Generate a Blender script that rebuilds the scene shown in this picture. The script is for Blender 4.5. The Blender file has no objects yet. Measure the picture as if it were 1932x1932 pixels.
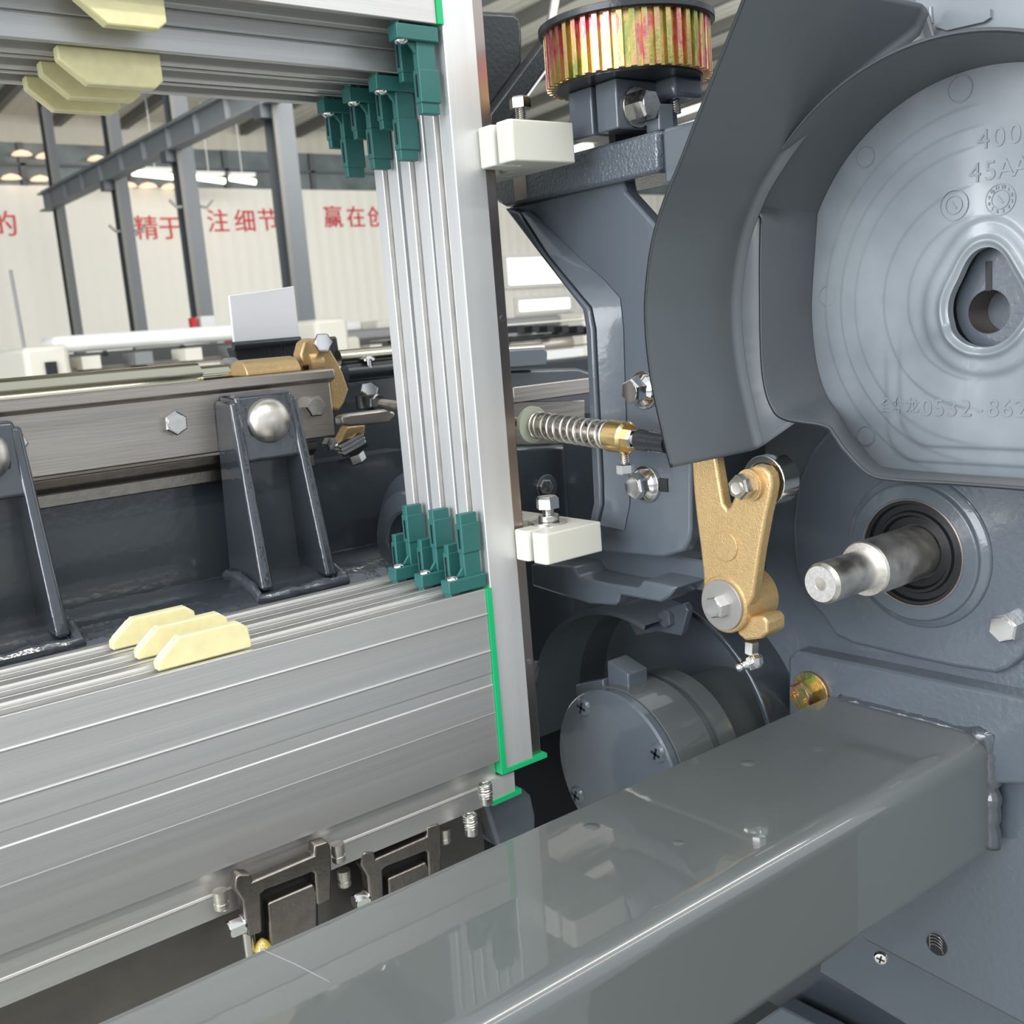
import bpy, bmesh, math, random
from mathutils import Vector, Matrix

random.seed(7)
S = bpy.context.scene
COL = S.collection
PI = math.pi

# ------------------------------------------------------------------ camera
CR = ((0.78279129, -0.61728819, -0.07869619),
      (-0.16735457, -0.08702618, -0.98204832),
      (0.5993582, 0.78190903, -0.17142933))          # right, down, forward
FPX = 2015.6
CAM = Vector((0.0, 0.0, 1.25))
cd = bpy.data.cameras.new('camera')
cam = bpy.data.objects.new('camera', cd)
COL.objects.link(cam)
rx, dn, fw = (Vector(v) for v in CR)
m = Matrix((rx, -dn, -fw)).transposed().to_4x4()
m.translation = CAM
cam.matrix_world = m
cd.sensor_width = 36.0
cd.lens = FPX / 1932 * 36.0
cd.clip_start = 0.01
cd.clip_end = 200
cd.dof.use_dof = True
cd.dof.focus_distance = 0.68
cd.dof.aperture_fstop = 18
S.camera = cam

# ------------------------------------------------------------------ exposure, world, lamps
vs = S.view_settings
vs.view_transform = 'Standard'
vs.look = 'None'
vs.gamma = 1.0
vs.use_curve_mapping = False
vs.exposure = 0.1

w = bpy.data.worlds.new('hall_daylight')
S.world = w
w.use_nodes = True
wn = w.node_tree.nodes
wn['Background'].inputs[0].default_value = (0.86, 0.93, 1.0, 1)
wn['Background'].inputs[1].default_value = 1.0


def area(name, loc, target, sx, sy, power, color):
    l = bpy.data.lights.new(name, 'AREA')
    l.shape = 'RECTANGLE'
    l.size = sx
    l.size_y = sy
    l.energy = power
    l.color = color
    o = bpy.data.objects.new(name, l)
    COL.objects.link(o)
    o.location = loc
    o.rotation_euler = (Vector(target) - Vector(loc)).to_track_quat('-Z', 'Y').to_euler()
    return o


area('window_daylight', (-4.5, 0.2, 2.4), (0.5, 0.5, 1.2), 5.0, 3.0, 325, (0.95, 0.97, 1.0))
area('skylight_daylight', (5.0, -2.6, 5.2), (5.0, 0.5, 1.1), 18.0, 0.3, 330, (1.0, 0.96, 0.86))
area('tube_row_light', (5.0, -4.6, 5.0), (5.0, 0.5, 1.1), 18.0, 0.16, 150, (1.0, 0.95, 0.84))
area('far_hall_daylight', (9.0, 8.0, 6.0), (9.0, 17.0, 2.6), 12.0, 5.0, 1900, (1.0, 0.98, 0.93))


# ------------------------------------------------------------------ geometry of the view
def on(px, py, ax, val):
    c = (px - 966, py - 966, FPX)
    d = Vector([sum(CR[r][k] * c[r] for r in range(3)) for k in range(3)])
    return CAM + d * ((val - CAM[ax]) / d[ax])


def atx(px, py, x): return on(px, py, 0, x)
def aty(px, py, y): return on(px, py, 1, y)
def atz(px, py, z): return on(px, py, 2, z)


# ------------------------------------------------------------------ materials
def mat(name, base, rough=0.4, metal=0.0, coat=0.0, coat_rough=0.06, bump=0.0, bscale=200, stretch=None,
        var=0.0, vscale=60, rvar=0.0, spec=None, trans=0.0, sss=0.0, aniso=0.0, emit=None, detail=2.0, color2=None):
    M = bpy.data.materials.new(name)
    M.use_nodes = True
    nt = M.node_tree
    N, L = nt.nodes, nt.links
    p = N['Principled BSDF']
    p.inputs['Base Color'].default_value = (*base, 1)
    p.inputs['Roughness'].default_value = rough
    p.inputs['Metallic'].default_value = metal
    p.inputs['Coat Weight'].default_value = coat
    p.inputs['Coat Roughness'].default_value = coat_rough
    if spec is not None:
        p.inputs['Specular IOR Level'].default_value = spec
    p.inputs['Transmission Weight'].default_value = trans
    if sss:
        p.inputs['Subsurface Weight'].default_value = sss
        p.inputs['Subsurface Radius'].default_value = (0.006, 0.006, 0.004)
        p.inputs['Subsurface Scale'].default_value = 1.0
    if aniso:
        p.inputs['Anisotropic'].default_value = aniso
    if emit:
        p.inputs['Emission Color'].default_value = (*emit[0], 1)
        p.inputs['Emission Strength'].default_value = emit[1]
    if bump or var or rvar:
        tc = N.new('ShaderNodeTexCoord')
        mp = N.new('ShaderNodeMapping')
        L.new(tc.outputs['Object'], mp.inputs[0])
        if stretch:
            mp.inputs['Scale'].default_value = stretch
        if bump:
            t = N.new('ShaderNodeTexNoise')
            t.inputs['Scale'].default_value = bscale
            t.inputs['Detail'].default_value = detail
            L.new(mp.outputs[0], t.inputs[0])
            b = N.new('ShaderNodeBump')
            b.inputs['Strength'].default_value = min(1.0, bump)
            b.inputs['Distance'].default_value = 0.0004 * max(1, bump)
            L.new(t.outputs[0], b.inputs['Height'])
            L.new(b.outputs[0], p.inputs['Normal'])
            if coat:
                L.new(b.outputs[0], p.inputs['Coat Normal'])
        if var or rvar:
            t2 = N.new('ShaderNodeTexNoise')
            t2.inputs['Scale'].default_value = vscale
            t2.inputs['Detail'].default_value = 4
            L.new(mp.outputs[0], t2.inputs[0])
            if var:
                cr = N.new('ShaderNodeMix')
                cr.data_type = 'RGBA'
                c2 = color2 or tuple(max(0, c * (1 - var)) for c in base)
                c1 = base if color2 else tuple(min(1, c * (1 + var)) for c in base)
                cr.inputs[6].default_value = (*c2, 1)
                cr.inputs[7].default_value = (*c1, 1)
                rmp = N.new('ShaderNodeMapRange')
                rmp.inputs[1].default_value = 0.32
                rmp.inputs[2].default_value = 0.68
                L.new(t2.outputs[0], rmp.inputs[0])
                L.new(rmp.outputs[0], cr.inputs[0])
                L.new(cr.outputs[2], p.inputs['Base Color'])
            if rvar:
                mr = N.new('ShaderNodeMapRange')
                mr.inputs[1].default_value = 0.3
                mr.inputs[2].default_value = 0.7
                mr.inputs[3].default_value = max(0.02, rough - rvar)
                mr.inputs[4].default_value = rough + rvar
                L.new(t2.outputs[0], mr.inputs[0])
                L.new(mr.outputs[0], p.inputs['Roughness'])
    return M


MT = {}
MT['paint'] = mat('blue_grey_gloss_paint', (0.098, 0.118, 0.142), 0.34, coat=0.7, coat_rough=0.09, bump=0.35, bscale=130)
MT['cast'] = mat('blue_grey_painted_casting', (0.096, 0.116, 0.140), 0.34, coat=0.8, coat_rough=0.1, bump=0.45, bscale=220)
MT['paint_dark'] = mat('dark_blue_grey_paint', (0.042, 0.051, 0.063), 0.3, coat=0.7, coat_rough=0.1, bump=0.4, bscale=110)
MT['weldpaint'] = mat('painted_weld_metal', (0.055, 0.066, 0.08), 0.22, coat=1.0, coat_rough=0.05, bump=1.4, bscale=120)
MT['wet'] = mat('thick_dark_gloss_paint', (0.036, 0.044, 0.056), 0.22, coat=1.0, coat_rough=0.04, bump=0.8, bscale=140)
MT['dark_steel'] = mat('dark_brushed_steel', (0.27, 0.245, 0.22), 0.36, metal=1.0, bump=0.3, bscale=400, var=0.12, vscale=120)
MT['skirt'] = mat('dull_dark_steel_sheet', (0.17, 0.158, 0.148), 0.42, metal=0.9, var=0.08, vscale=40)
MT['beam'] = mat('grey_green_gloss_paint', (0.110, 0.122, 0.122), 0.3, coat=1.0, coat_rough=0.03, bump=0.12, bscale=45)
MT['hammer'] = mat('rough_cast_gloss_paint', (0.096, 0.116, 0.140), 0.3, coat=1.0, coat_rough=0.06, bump=2.4, bscale=420)
MT['shroud'] = mat('grey_moulded_plastic', (0.098, 0.111, 0.121), 0.38, bump=0.08, bscale=600)
MT['disc'] = mat('hazy_lightened_moulded_plastic', (0.265, 0.295, 0.32), 0.3, var=0.2, vscale=17, color2=(0.18, 0.203, 0.228), bump=0.12, bscale=70, coat=0.5, coat_rough=0.15)  # shroud plastic, lit look put into a lighter base; mottle is surface haze
MT['alu_x'] = mat('brushed_aluminium', (0.60, 0.59, 0.58), 0.42, metal=0.8, bump=0.12, bscale=900, stretch=(0.01, 1, 1), var=0.07, vscale=160)
MT['alu_z'] = mat('brushed_aluminium_upright', (0.72, 0.72, 0.72), 0.45, metal=0.6, bump=0.1, bscale=700, stretch=(1, 1, 0.012), var=0.04, vscale=120)
MT['steel_plate'] = mat('brushed_steel', (0.44, 0.40, 0.365), 0.4, metal=1.0, bump=0.35, bscale=500, stretch=(0.05, 1, 1), var=0.12, vscale=70)
MT['steel'] = mat('machined_steel', (0.60, 0.585, 0.56), 0.24, metal=1.0, rvar=0.08, vscale=300)
MT['dull'] = mat('dull_grey_washer_steel', (0.40, 0.385, 0.37), 0.5, metal=0.8)
MT['chrome'] = mat('bright_plated_steel', (0.78, 0.77, 0.76), 0.12, metal=1.0)
MT['shaft'] = mat('oily_ground_steel', (0.70, 0.66, 0.60), 0.38, metal=1.0, var=0.2, vscale=90, rvar=0.08)
MT['shaft_face'] = mat('turned_steel_face', (0.8, 0.79, 0.77), 0.42, metal=1.0, var=0.12, vscale=500)
MT['wear'] = mat('dark_polished_steel', (0.42, 0.36, 0.335), 0.3, metal=1.0)
MT['brass'] = mat('gold_painted_casting', (0.58, 0.405, 0.195), 0.42, metal=0.6, bump=0.6, bscale=900, var=0.06, vscale=300)
MT['brass_p'] = mat('bright_brass', (0.80, 0.58, 0.27), 0.26, metal=1.0)
MT['bronze'] = mat('greenish_chromed_steel', (0.50, 0.47, 0.36), 0.16, metal=1.0)
MT['teal'] = mat('teal_plastic', (0.026, 0.135, 0.125), 0.42, bump=0.15, bscale=300)
MT['nylon'] = mat('white_nylon', (0.68, 0.67, 0.60), 0.4, sss=0.3)
MT['yellow'] = mat('pale_yellow_plastic', (0.80, 0.73, 0.42), 0.42, sss=0.25, var=0.05, vscale=150)
MT['green'] = mat('green_gasket', (0.01, 0.46, 0.17), 0.45)
MT['black'] = mat('black_rubber', (0.012, 0.013, 0.015), 0.4)
MT['blackpaint'] = mat('black_painted_steel', (0.022, 0.025, 0.03), 0.28, bump=0.5, bscale=300)
MT['void'] = mat('unlit_machine_interior', (0.012, 0.014, 0.017), 0.5)  # near-black base, shade of the machine's depths put into the colour
MT['acrylic'] = mat('milky_acrylic', (0.86, 0.86, 0.90), 0.25, trans=0.25)
MT['wash'] = mat('pale_green_nylon_washer', (0.62, 0.68, 0.55), 0.4, sss=0.2)
MT['cream'] = mat('cream_painted_cabinet', (0.72, 0.69, 0.60), 0.5)
MT['white'] = mat('white_painted_metal', (0.82, 0.82, 0.80), 0.4)
MT['colpaint'] = mat('grey_painted_steel', (0.095, 0.105, 0.118), 0.6)
MT['girder'] = mat('light_grey_painted_steel', (0.27, 0.29, 0.31), 0.55)
MT['bore'] = mat('oily_brown_bore', (0.16, 0.13, 0.11), 0.4, metal=0.7)
MT['red'] = mat('red_paint', (0.62, 0.03, 0.04), 0.5)
MT['grey'] = mat('mid_grey_metal', (0.28, 0.28, 0.28), 0.4, metal=0.4)
MT['tube'] = mat('lit_lamp_tube', (1, 0.95, 0.8), 0.4, emit=((1.0, 0.93, 0.72), 3.5))
MT['lamp_warm'] = mat('lit_lamp_bowl', (1, 0.8, 0.6), 0.4, emit=((1.0, 0.72, 0.5), 0.9))
MT['daylight'] = mat('bright_window_daylight', (1, 1, 1), 0.4, emit=((1.0, 0.99, 0.95), 1.6))
MT['floor'] = mat('grey_green_floor', (0.28, 0.29, 0.265), 0.4, var=0.1, vscale=1.2)
MT['purlin'] = mat('dark_roof_steel', (0.12, 0.12, 0.115), 0.6)
MT['grease'] = mat('yellow_grease', (0.55, 0.42, 0.08), 0.15, coat=1, bump=1.5, bscale=250)


def zinc():
    M = bpy.data.materials.new('yellow_zinc_chromate')
    M.use_nodes = True
    N, L = M.node_tree.nodes, M.node_tree.links
    p = N['Principled BSDF']
    p.inputs['Metallic'].default_value = 1.0
    p.inputs['Roughness'].default_value = 0.36
    tc = N.new('ShaderNodeTexCoord')
    t = N.new('ShaderNodeTexNoise')
    t.inputs['Scale'].default_value = 95
    mpz = N.new('ShaderNodeMapping')
    mpz.inputs['Scale'].default_value = (1, 1, 0.35)
    t.inputs['Detail'].default_value = 3
    L.new(tc.outputs['Object'], mpz.inputs[0])
    L.new(mpz.outputs[0], t.inputs[0])
    r = N.new('ShaderNodeValToRGB')
    e = r.color_ramp.elements
    e[0].position = 0.36
    e[0].color = (0.34, 0.38, 0.14, 1)
    e[1].position = 0.47
    e[1].color = (0.62, 0.46, 0.20, 1)
    for pos, c in ((0.55, (0.62, 0.38, 0.23, 1)), (0.60, (0.58, 0.16, 0.22, 1)), (0.70, (0.60, 0.43, 0.19, 1))):
        q = e.new(pos)
        q.color = c
    L.new(t.outputs[0], r.inputs[0])
    L.new(r.outputs[0], p.inputs['Base Color'])
    b = N.new('ShaderNodeBump')
    b.inputs['Strength'].default_value = 0.4
    b.inputs['Distance'].default_value = 0.0004
    t2 = N.new('ShaderNodeTexNoise')
    t2.inputs['Scale'].default_value = 500
    L.new(tc.outputs['Object'], t2.inputs[0])
    L.new(t2.outputs[0], b.inputs['Height'])
    L.new(b.outputs[0], p.inputs['Normal'])
    return M


MT['zinc'] = zinc()


def corrugated(name, c1, rib, axis, rough=0.6, depth=0.02):
    M = bpy.data.materials.new(name)
    M.use_nodes = True
    N, L = M.node_tree.nodes, M.node_tree.links
    p = N['Principled BSDF']
    p.inputs['Base Color'].default_value = (*c1, 1)
    p.inputs['Roughness'].default_value = rough
    tc = N.new('ShaderNodeTexCoord')
    wv = N.new('ShaderNodeTexWave')
    wv.bands_direction = axis
    wv.inputs['Scale'].default_value = rib
    L.new(tc.outputs['Object'], wv.inputs[0])
    b = N.new('ShaderNodeBump')
    b.inputs['Strength'].default_value = 0.5
    b.inputs['Distance'].default_value = depth
    L.new(wv.outputs[0], b.inputs['Height'])
    L.new(b.outputs[0], p.inputs['Normal'])
    return M


MT['wall'] = corrugated('cream_ribbed_wall_sheet', (0.84, 0.82, 0.76), 1.2, 'X')
MT['upper'] = corrugated('shaded_upper_wall_sheet', (0.50, 0.48, 0.42), 1.2, 'X')  # darker base puts the roof's shade into the upper wall
MT['roof'] = corrugated('ribbed_roof_sheet', (0.62, 0.61, 0.56), 1.6, 'X')
MT['glazing'] = mat('clerestory_glazing', (0.16, 0.19, 0.20), 0.12, var=0.3, vscale=1.5)


# ------------------------------------------------------------------ mesh builder
class MB:
    def __init__(self):
        self.b = bmesh.new()

    def face(self, pts):
        return self.b.faces.new([self.b.verts.new(p) for p in pts])

    def loft(self, loops, cap=True, closed=True):
        rows = [[self.b.verts.new(p) for p in l] for l in loops]
        n = len(rows[0])
        for a, c in zip(rows, rows[1:]):
            for i in range(n if closed else n - 1):
                j = (i + 1) % n
                self.b.faces.new((a[i], a[j], c[j], c[i]))
        if cap and closed:
            self.b.faces.new(list(reversed(rows[0])))
            self.b.faces.new(rows[-1])
        return self

    def box(self, x0, x1, y0, y1, z0, z1):
        q = [(x0, y0), (x1, y0), (x1, y1), (x0, y1)]
        return self.loft([[(x, y, z0) for x, y in q], [(x, y, z1) for x, y in q]])

    def obox(self, c, ax, ay, az, sx, sy, sz):
        c, ax, ay, az = Vector(c), Vector(ax).normalized(), Vector(ay).normalized(), Vector(az).normalized()
        q = [(-1, -1), (1, -1), (1, 1), (-1, 1)]
        return self.loft([[c + ax * (u * sx / 2) + ay * (v * sy / 2) + az * (k * sz / 2) for u, v in q] for k in (-1, 1)])

    def pris_x(self, yz, x0, x1):
        return self.loft([[(x0, y, z) for y, z in yz], [(x1, y, z) for y, z in yz]])

    def pris_y(self, xz, y0, y1):
        return self.loft([[(x, y0, z) for x, z in xz], [(x, y1, z) for x, z in xz]])

    def pris_z(self, xy, z0, z1):
        return self.loft([[(x, y, z0) for x, y in xy], [(x, y, z1) for x, y in xy]])

    def pix_x(self, pix, x, d):
        P = [atx(a, c, x) for a, c in pix]
        return self.pris_x([(p.y, p.z) for p in P], x, x + d)

    def pix_y(self, pix, y, d):
        P = [aty(a, c, y) for a, c in pix]
        return self.pris_y([(p.x, p.z) for p in P], y, y + d)

    def lathe(self, p0, axis, prof, n=32, cap=True, a0=0.0, a1=2 * PI):
        p0, axis = Vector(p0), Vector(axis).normalized()
        u = axis.orthogonal().normalized()
        v = axis.cross(u)
        full = abs(a1 - a0 - 2 * PI) < 1e-6
        k = n if full else n + 1
        loops = []
        for t, r in prof:
            r = max(r, 1e-5)
            loops.append([p0 + axis * t + (u * math.cos(a0 + (a1 - a0) * i / n) + v * math.sin(a0 + (a1 - a0) * i / n)) * r for i in range(k)])
        return self.loft(loops, cap=cap, closed=full)

    def cyl(self, p0, p1, r, n=28, r1=None):
        p0, p1 = Vector(p0), Vector(p1)
        d = p1 - p0
        return self.lathe(p0, d, [(0, r), (d.length, r if r1 is None else r1)], n)

    def ring(self, p0, axis, ri, ro, h, n=40):
        p0, axis = Vector(p0), Vector(axis).normalized()
        prof = [(0, ri), (0, ro), (h, ro), (h, ri), (0, ri)]
        return self.lathe(p0, axis, prof, n, cap=False)

    def hexa(self, p0, axis, af, h, chamfer=True, rot=0.0):
        p0, axis = Vector(p0), Vector(axis).normalized()
        u = axis.orthogonal().normalized()
        v = axis.cross(u)
        R = af / math.sqrt(3)
        pt = lambda t, s: [p0 + axis * t + (u * math.cos(rot + i * PI / 3) + v * math.sin(rot + i * PI / 3)) * (R * s) for i in range(6)]
        self.loft([pt(0, 1), pt(h * 0.86 if chamfer else h, 1)] + ([pt(h, 0.88)] if chamfer else []))
        return self

    def tube(self, path, r, n=10, cap=True):
        P = [Vector(p) for p in path]
        loops = []
        t0 = (P[1] - P[0]).normalized()
        u = t0.orthogonal().normalized()
        for i, p in enumerate(P):
            t = (P[min(i + 1, len(P) - 1)] - P[max(i - 1, 0)]).normalized()
            u = (u - t * u.dot(t)).normalized()
            v = t.cross(u)
            rr = r[i] if isinstance(r, (list, tuple)) else r
            loops.append([p + (u * math.cos(2 * PI * k / n) + v * math.sin(2 * PI * k / n)) * rr for k in range(n)])
        return self.loft(loops, cap=cap)

    def coil(self, p0, p1, R, r, turns, n=18, closed_ends=1.5):
        p0, p1 = Vector(p0), Vector(p1)
        ax = (p1 - p0)
        Ln = ax.length
        ax.normalize()
        u = ax.orthogonal().normalized()
        v = ax.cross(u)
        path = []
        N = int(turns * n)
        for i in range(N + 1):
            a = i / N * turns
            c = closed_ends
            tot = turns - 2 * c + 2 * c * 0.35
            s = 0
            if a < c:
                s = a * 0.35
            elif a < turns - c:
                s = c * 0.35 + (a - c)
            else:
                s = c * 0.35 + turns - 2 * c + (a - turns + c) * 0.35
            path.append(p0 + ax * (Ln * s / tot) + (u * math.cos(2 * PI * a) + v * math.sin(2 * PI * a)) * R)
        return self.tube(path, r, 8)

    def done(self, name, material, parent=None, bevel=0.0, seg=2, smooth=35, solid=0.0, label=None, weld=True):
        b = self.b
        if weld:
            bmesh.ops.remove_doubles(b, verts=b.verts, dist=1e-6)
        if not solid:
            bmesh.ops.recalc_face_normals(b, faces=b.faces)
        me = bpy.data.meshes.new(name)
        b.to_mesh(me)
        b.free()
        me.polygons.foreach_set('use_smooth', [True] * len(me.polygons))
        me.set_sharp_from_angle(angle=math.radians(smooth))
        o = bpy.data.objects.new(name, me)
        COL.objects.link(o)
        me.materials.append(MT[material] if isinstance(material, str) else material)
        if solid:
            s = o.modifiers.new('thickness', 'SOLIDIFY')
            s.thickness = solid
            s.offset = 0
        if bevel:
            bv = o.modifiers.new('edge', 'BEVEL')
            bv.width = bevel
            bv.segments = seg
            bv.limit_method = 'ANGLE'
            bv.angle_limit = math.radians(40)
        wnm = o.modifiers.new('normals', 'WEIGHTED_NORMAL')
        wnm.keep_sharp = True
        if parent is not None:
            o.parent = parent
            if parent.type == 'EMPTY':
                o.location = -parent.location
        if label:
            o['label'] = label
        return o


def tag(o, label, cat, group=None):
    o['label'] = label
    o['category'] = cat
    if group:
        o['group'] = group
    return o


def thing(name, loc, label, cat, group=None):
    o = bpy.data.objects.new(name, None)
    COL.objects.link(o)
    o.location = loc
    o.empty_display_size = 0.02
    return tag(o, label, cat, group)


def struct(o):
    o['kind'] = 'structure'
    return o


def rrect(x0, x1, z0, z1, r, n=5):
    out = []
    for cx, cz, a in ((x1 - r, z1 - r, 0), (x0 + r, z1 - r, PI / 2), (x0 + r, z0 + r, PI), (x1 - r, z0 + r, 1.5 * PI)):
        for i in range(n + 1):
            t = a + PI / 2 * i / n
            out.append((cx + r * math.cos(t), cz + r * math.sin(t)))
    return out


def bolt(parent, p, axis, af, h=None, mat_='chrome', washer=0.0, wt=0.002, thread=0.0, tr=None, rot=0.3, flange=0.0, name='bolt', raised=True, wmat=None):
    """hex head sitting on p, pointing along axis"""
    p, axis = Vector(p), Vector(axis).normalized()
    h = h or af * 0.62
    t = 0
    if washer:
        w_ = MB()
        w_.ring(p, axis, af * 0.3, washer, wt)
        ws = w_.done('washer', wmat or mat_, parent, bevel=0.0003, smooth=40)
        t = wt
    b = MB()
    if flange:
        b.lathe(p + axis * t, axis, [(0, flange), (h * 0.16, flange), (h * 0.34, af * 0.5)], 28)
        b.hexa(p + axis * (t + h * 0.2), axis, af, h * 0.8, rot=rot)
    else:
        b.hexa(p + axis * t, axis, af, h, rot=rot)
    if raised:
        b.lathe(p + axis * (t + h * 0.98), axis, [(0, af * 0.44), (h * 0.05, af * 0.42)], 24)
    if thread:
        tr = tr or af * 0.3
        k = max(4, int(thread / 0.0013))
        prof = []
        for i in range(k):
            prof += [(-thread + thread * i / k, tr), (-thread + thread * (i + 0.5) / k, tr * 0.85)]
        b.lathe(p + axis * t, axis, prof + [(0, tr)], 18)
    return b.done(name, mat_, parent, smooth=30)


def cross_screw(parent, p, axis, r, mat_='paint', name='screw'):
    p, axis = Vector(p), Vector(axis).normalized()
    b = MB()
    b.lathe(p, axis, [(-0.001, r * 1.0), (0.0, r), (r * 0.28, r * 0.8), (r * 0.36, r * 0.45)], 20)
    o = b.done(name, mat_, parent, smooth=30)
    u = axis.orthogonal().normalized()
    v = axis.cross(u)
    c = MB()
    for a in (0.5, 0.5 + PI / 2):
        d = u * math.cos(a) + v * math.sin(a)
        e = axis.cross(d)
        c.obox(p + axis * r * 0.33, d, e, axis, r * 1.15, r * 0.26, r * 0.12)
    k = c.done('cross_recess', 'black', o)
    if parent is not None and parent.type != 'EMPTY':
        pass
    return o


def text_mesh(name, body, size, rotmat, loc, material, parent=None, depth=0.0004):
    cu = bpy.data.curves.new(name, 'FONT')
    cu.body = body
    cu.size = size
    cu.extrude = depth
    cu.align_x = 'CENTER'
    cu.align_y = 'CENTER'
    o = bpy.data.objects.new(name, cu)
    COL.objects.link(o)
    dg = bpy.context.evaluated_depsgraph_get()
    me = bpy.data.meshes.new_from_object(o.evaluated_get(dg))
    bpy.data.objects.remove(o)
    me.transform(Matrix.Translation(loc) @ rotmat.to_4x4())
    n = bpy.data.objects.new(name, me)
    COL.objects.link(n)
    me.materials.clear()
    me.materials.append(MT[material])
    if parent is not None:
        n.parent = parent
        if parent.type == 'EMPTY':
            n.location = -parent.location
    return n


ROT_NY = Matrix.Rotation(PI / 2, 3, 'X')                                # text facing -Y
ROT_NX = Matrix(((0, 0, -1), (-1, 0, 0), (0, 1, 0)))                    # text facing -X

# ================================================================== THE HALL
YW = 20.0
mb = MB(); mb.box(-14, 34, -8, 30, -0.1, 0.0)
struct(mb.done('floor', 'floor'))
mb = MB(); mb.box(-14, 34, YW, YW + 0.15, 0.0, 4.27)
struct(mb.done('wall_back', 'wall'))
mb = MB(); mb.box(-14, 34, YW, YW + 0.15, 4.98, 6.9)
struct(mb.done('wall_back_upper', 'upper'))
mb = MB(); mb.box(-14, 34, YW + 0.05, YW + 0.1, 4.27, 4.98)
win = struct(mb.done('window_1', 'glazing'))
mb = MB()
for x in [-2 + 1.85 * i for i in range(14)]:
    mb.box(x - 0.05, x + 0.05, YW - 0.02, YW + 0.05, 4.27, 4.98)
mb.box(-14, 34, YW - 0.02, YW + 0.05, 4.60, 4.64)
mb.done('window_frame', 'colpaint', win)
# roof: rises from the back wall towards the camera
mb = MB()
mb.loft([[(-14, YW + 0.3, 5.42), (34, YW + 0.3, 5.42), (34, YW + 0.3, 5.52), (-14, YW + 0.3, 5.52)],
         [(-14, 3.0, 6.1), (34, 3.0, 6.1), (34, 3.0, 6.2), (-14, 3.0, 6.2)]])
roof = struct(mb.done('ceiling', 'roof'))
for i in range(24):
    x = -2 + 1.15 * i
    mb = MB()
    mb.loft([[(x - .06, YW - 0.1, 5.26), (x + .06, YW - 0.1, 5.26), (x + .06, YW - 0.1, 5.435), (x - .06, YW - 0.1, 5.435)],
             [(x - .06, 3.1, 5.92), (x + .06, 3.1, 5.92), (x + .06, 3.1, 6.098), (x - .06, 3.1, 6.098)]])
    mb.done('purlin', 'purlin', roof)
mb = MB(); mb.box(33.8, 34, -8, 30, 0, 6.2)
struct(mb.done('wall_right', 'wall'))
for i, (a, b_, c, d) in enumerate(((958, 484, 1085, 538), (978, 562, 1072, 588), (1040, 252, 1168, 296))):
    p, q = aty(a, d, YW - 0.06), aty(c, b_, YW - 0.06)
    mb = MB(); mb.box(p.x, q.x, YW - 0.08, YW + 0.02, p.z, q.z)
    wd = struct(mb.done('window_%d' % (i + 2), 'daylight'))
    mb = MB()
    e = 0.09
    mb.box(p.x - e, q.x + e, YW - 0.12, YW - 0.02, p.z - e, p.z); mb.box(p.x - e, q.x + e, YW - 0.12, YW - 0.02, q.z, q.z + e)
    mb.box(p.x - e, p.x, YW - 0.12, YW - 0.02, p.z, q.z); mb.box(q.x, q.x + e, YW - 0.12, YW - 0.02, p.z, q.z)
    mb.done('window_frame', 'white', wd)

def on_roof(px, py):
    lo, hi = 1.0, 40.0
    c = CAM
    d = on(px, py, 1, 1.0) - c
    n = Vector((0, 0.68 / 17.3, 1.0))
    p0 = Vector((0, 3.0, 6.085))
    return c + d * ((p0 - c).dot(n) / d.dot(n))


mb = MB(); mb.face([on_roof(*q) for q in ((1262, 250), (1345, 250), (1345, 188), (1268, 188))])
struct(mb.done('window_5', 'daylight', solid=0.01))

# slogan on the back wall
for ch, px, py, lab in (('的', 8, 426, 'red painted Chinese character at the left edge of the back wall slogan'),
                        ('精', 277, 433, 'red painted Chinese character 精 opening the slogan right of the second column'),
                        ('于', 322, 433, 'red painted Chinese character 于 just left of the third column'),
                        ('注', 412, 420, 'red painted Chinese character 注 just right of the third column'),
                        ('细', 463, 420, 'red painted Chinese character 细 midway between the third and fourth columns'),
                        ('节', 507, 418, 'red painted Chinese character 节 just left of the fourth column'),
                        ('赢', 629, 412, 'red painted Chinese character 赢 right of the fourth column'),
                        ('在', 672, 412, 'red painted Chinese character 在 near the heald frame uprights'),
                        ('创', 711, 412, 'red painted Chinese character 创 half hidden by the heald frame uprights')):
    p = aty(px, py, YW - 0.02)
    o = text_mesh('wall_character', ch, 0.46, ROT_NY, p, 'red', None, 0.008)
    tag(o, lab, 'wall lettering', 'slogan characters on the back wall')

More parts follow.
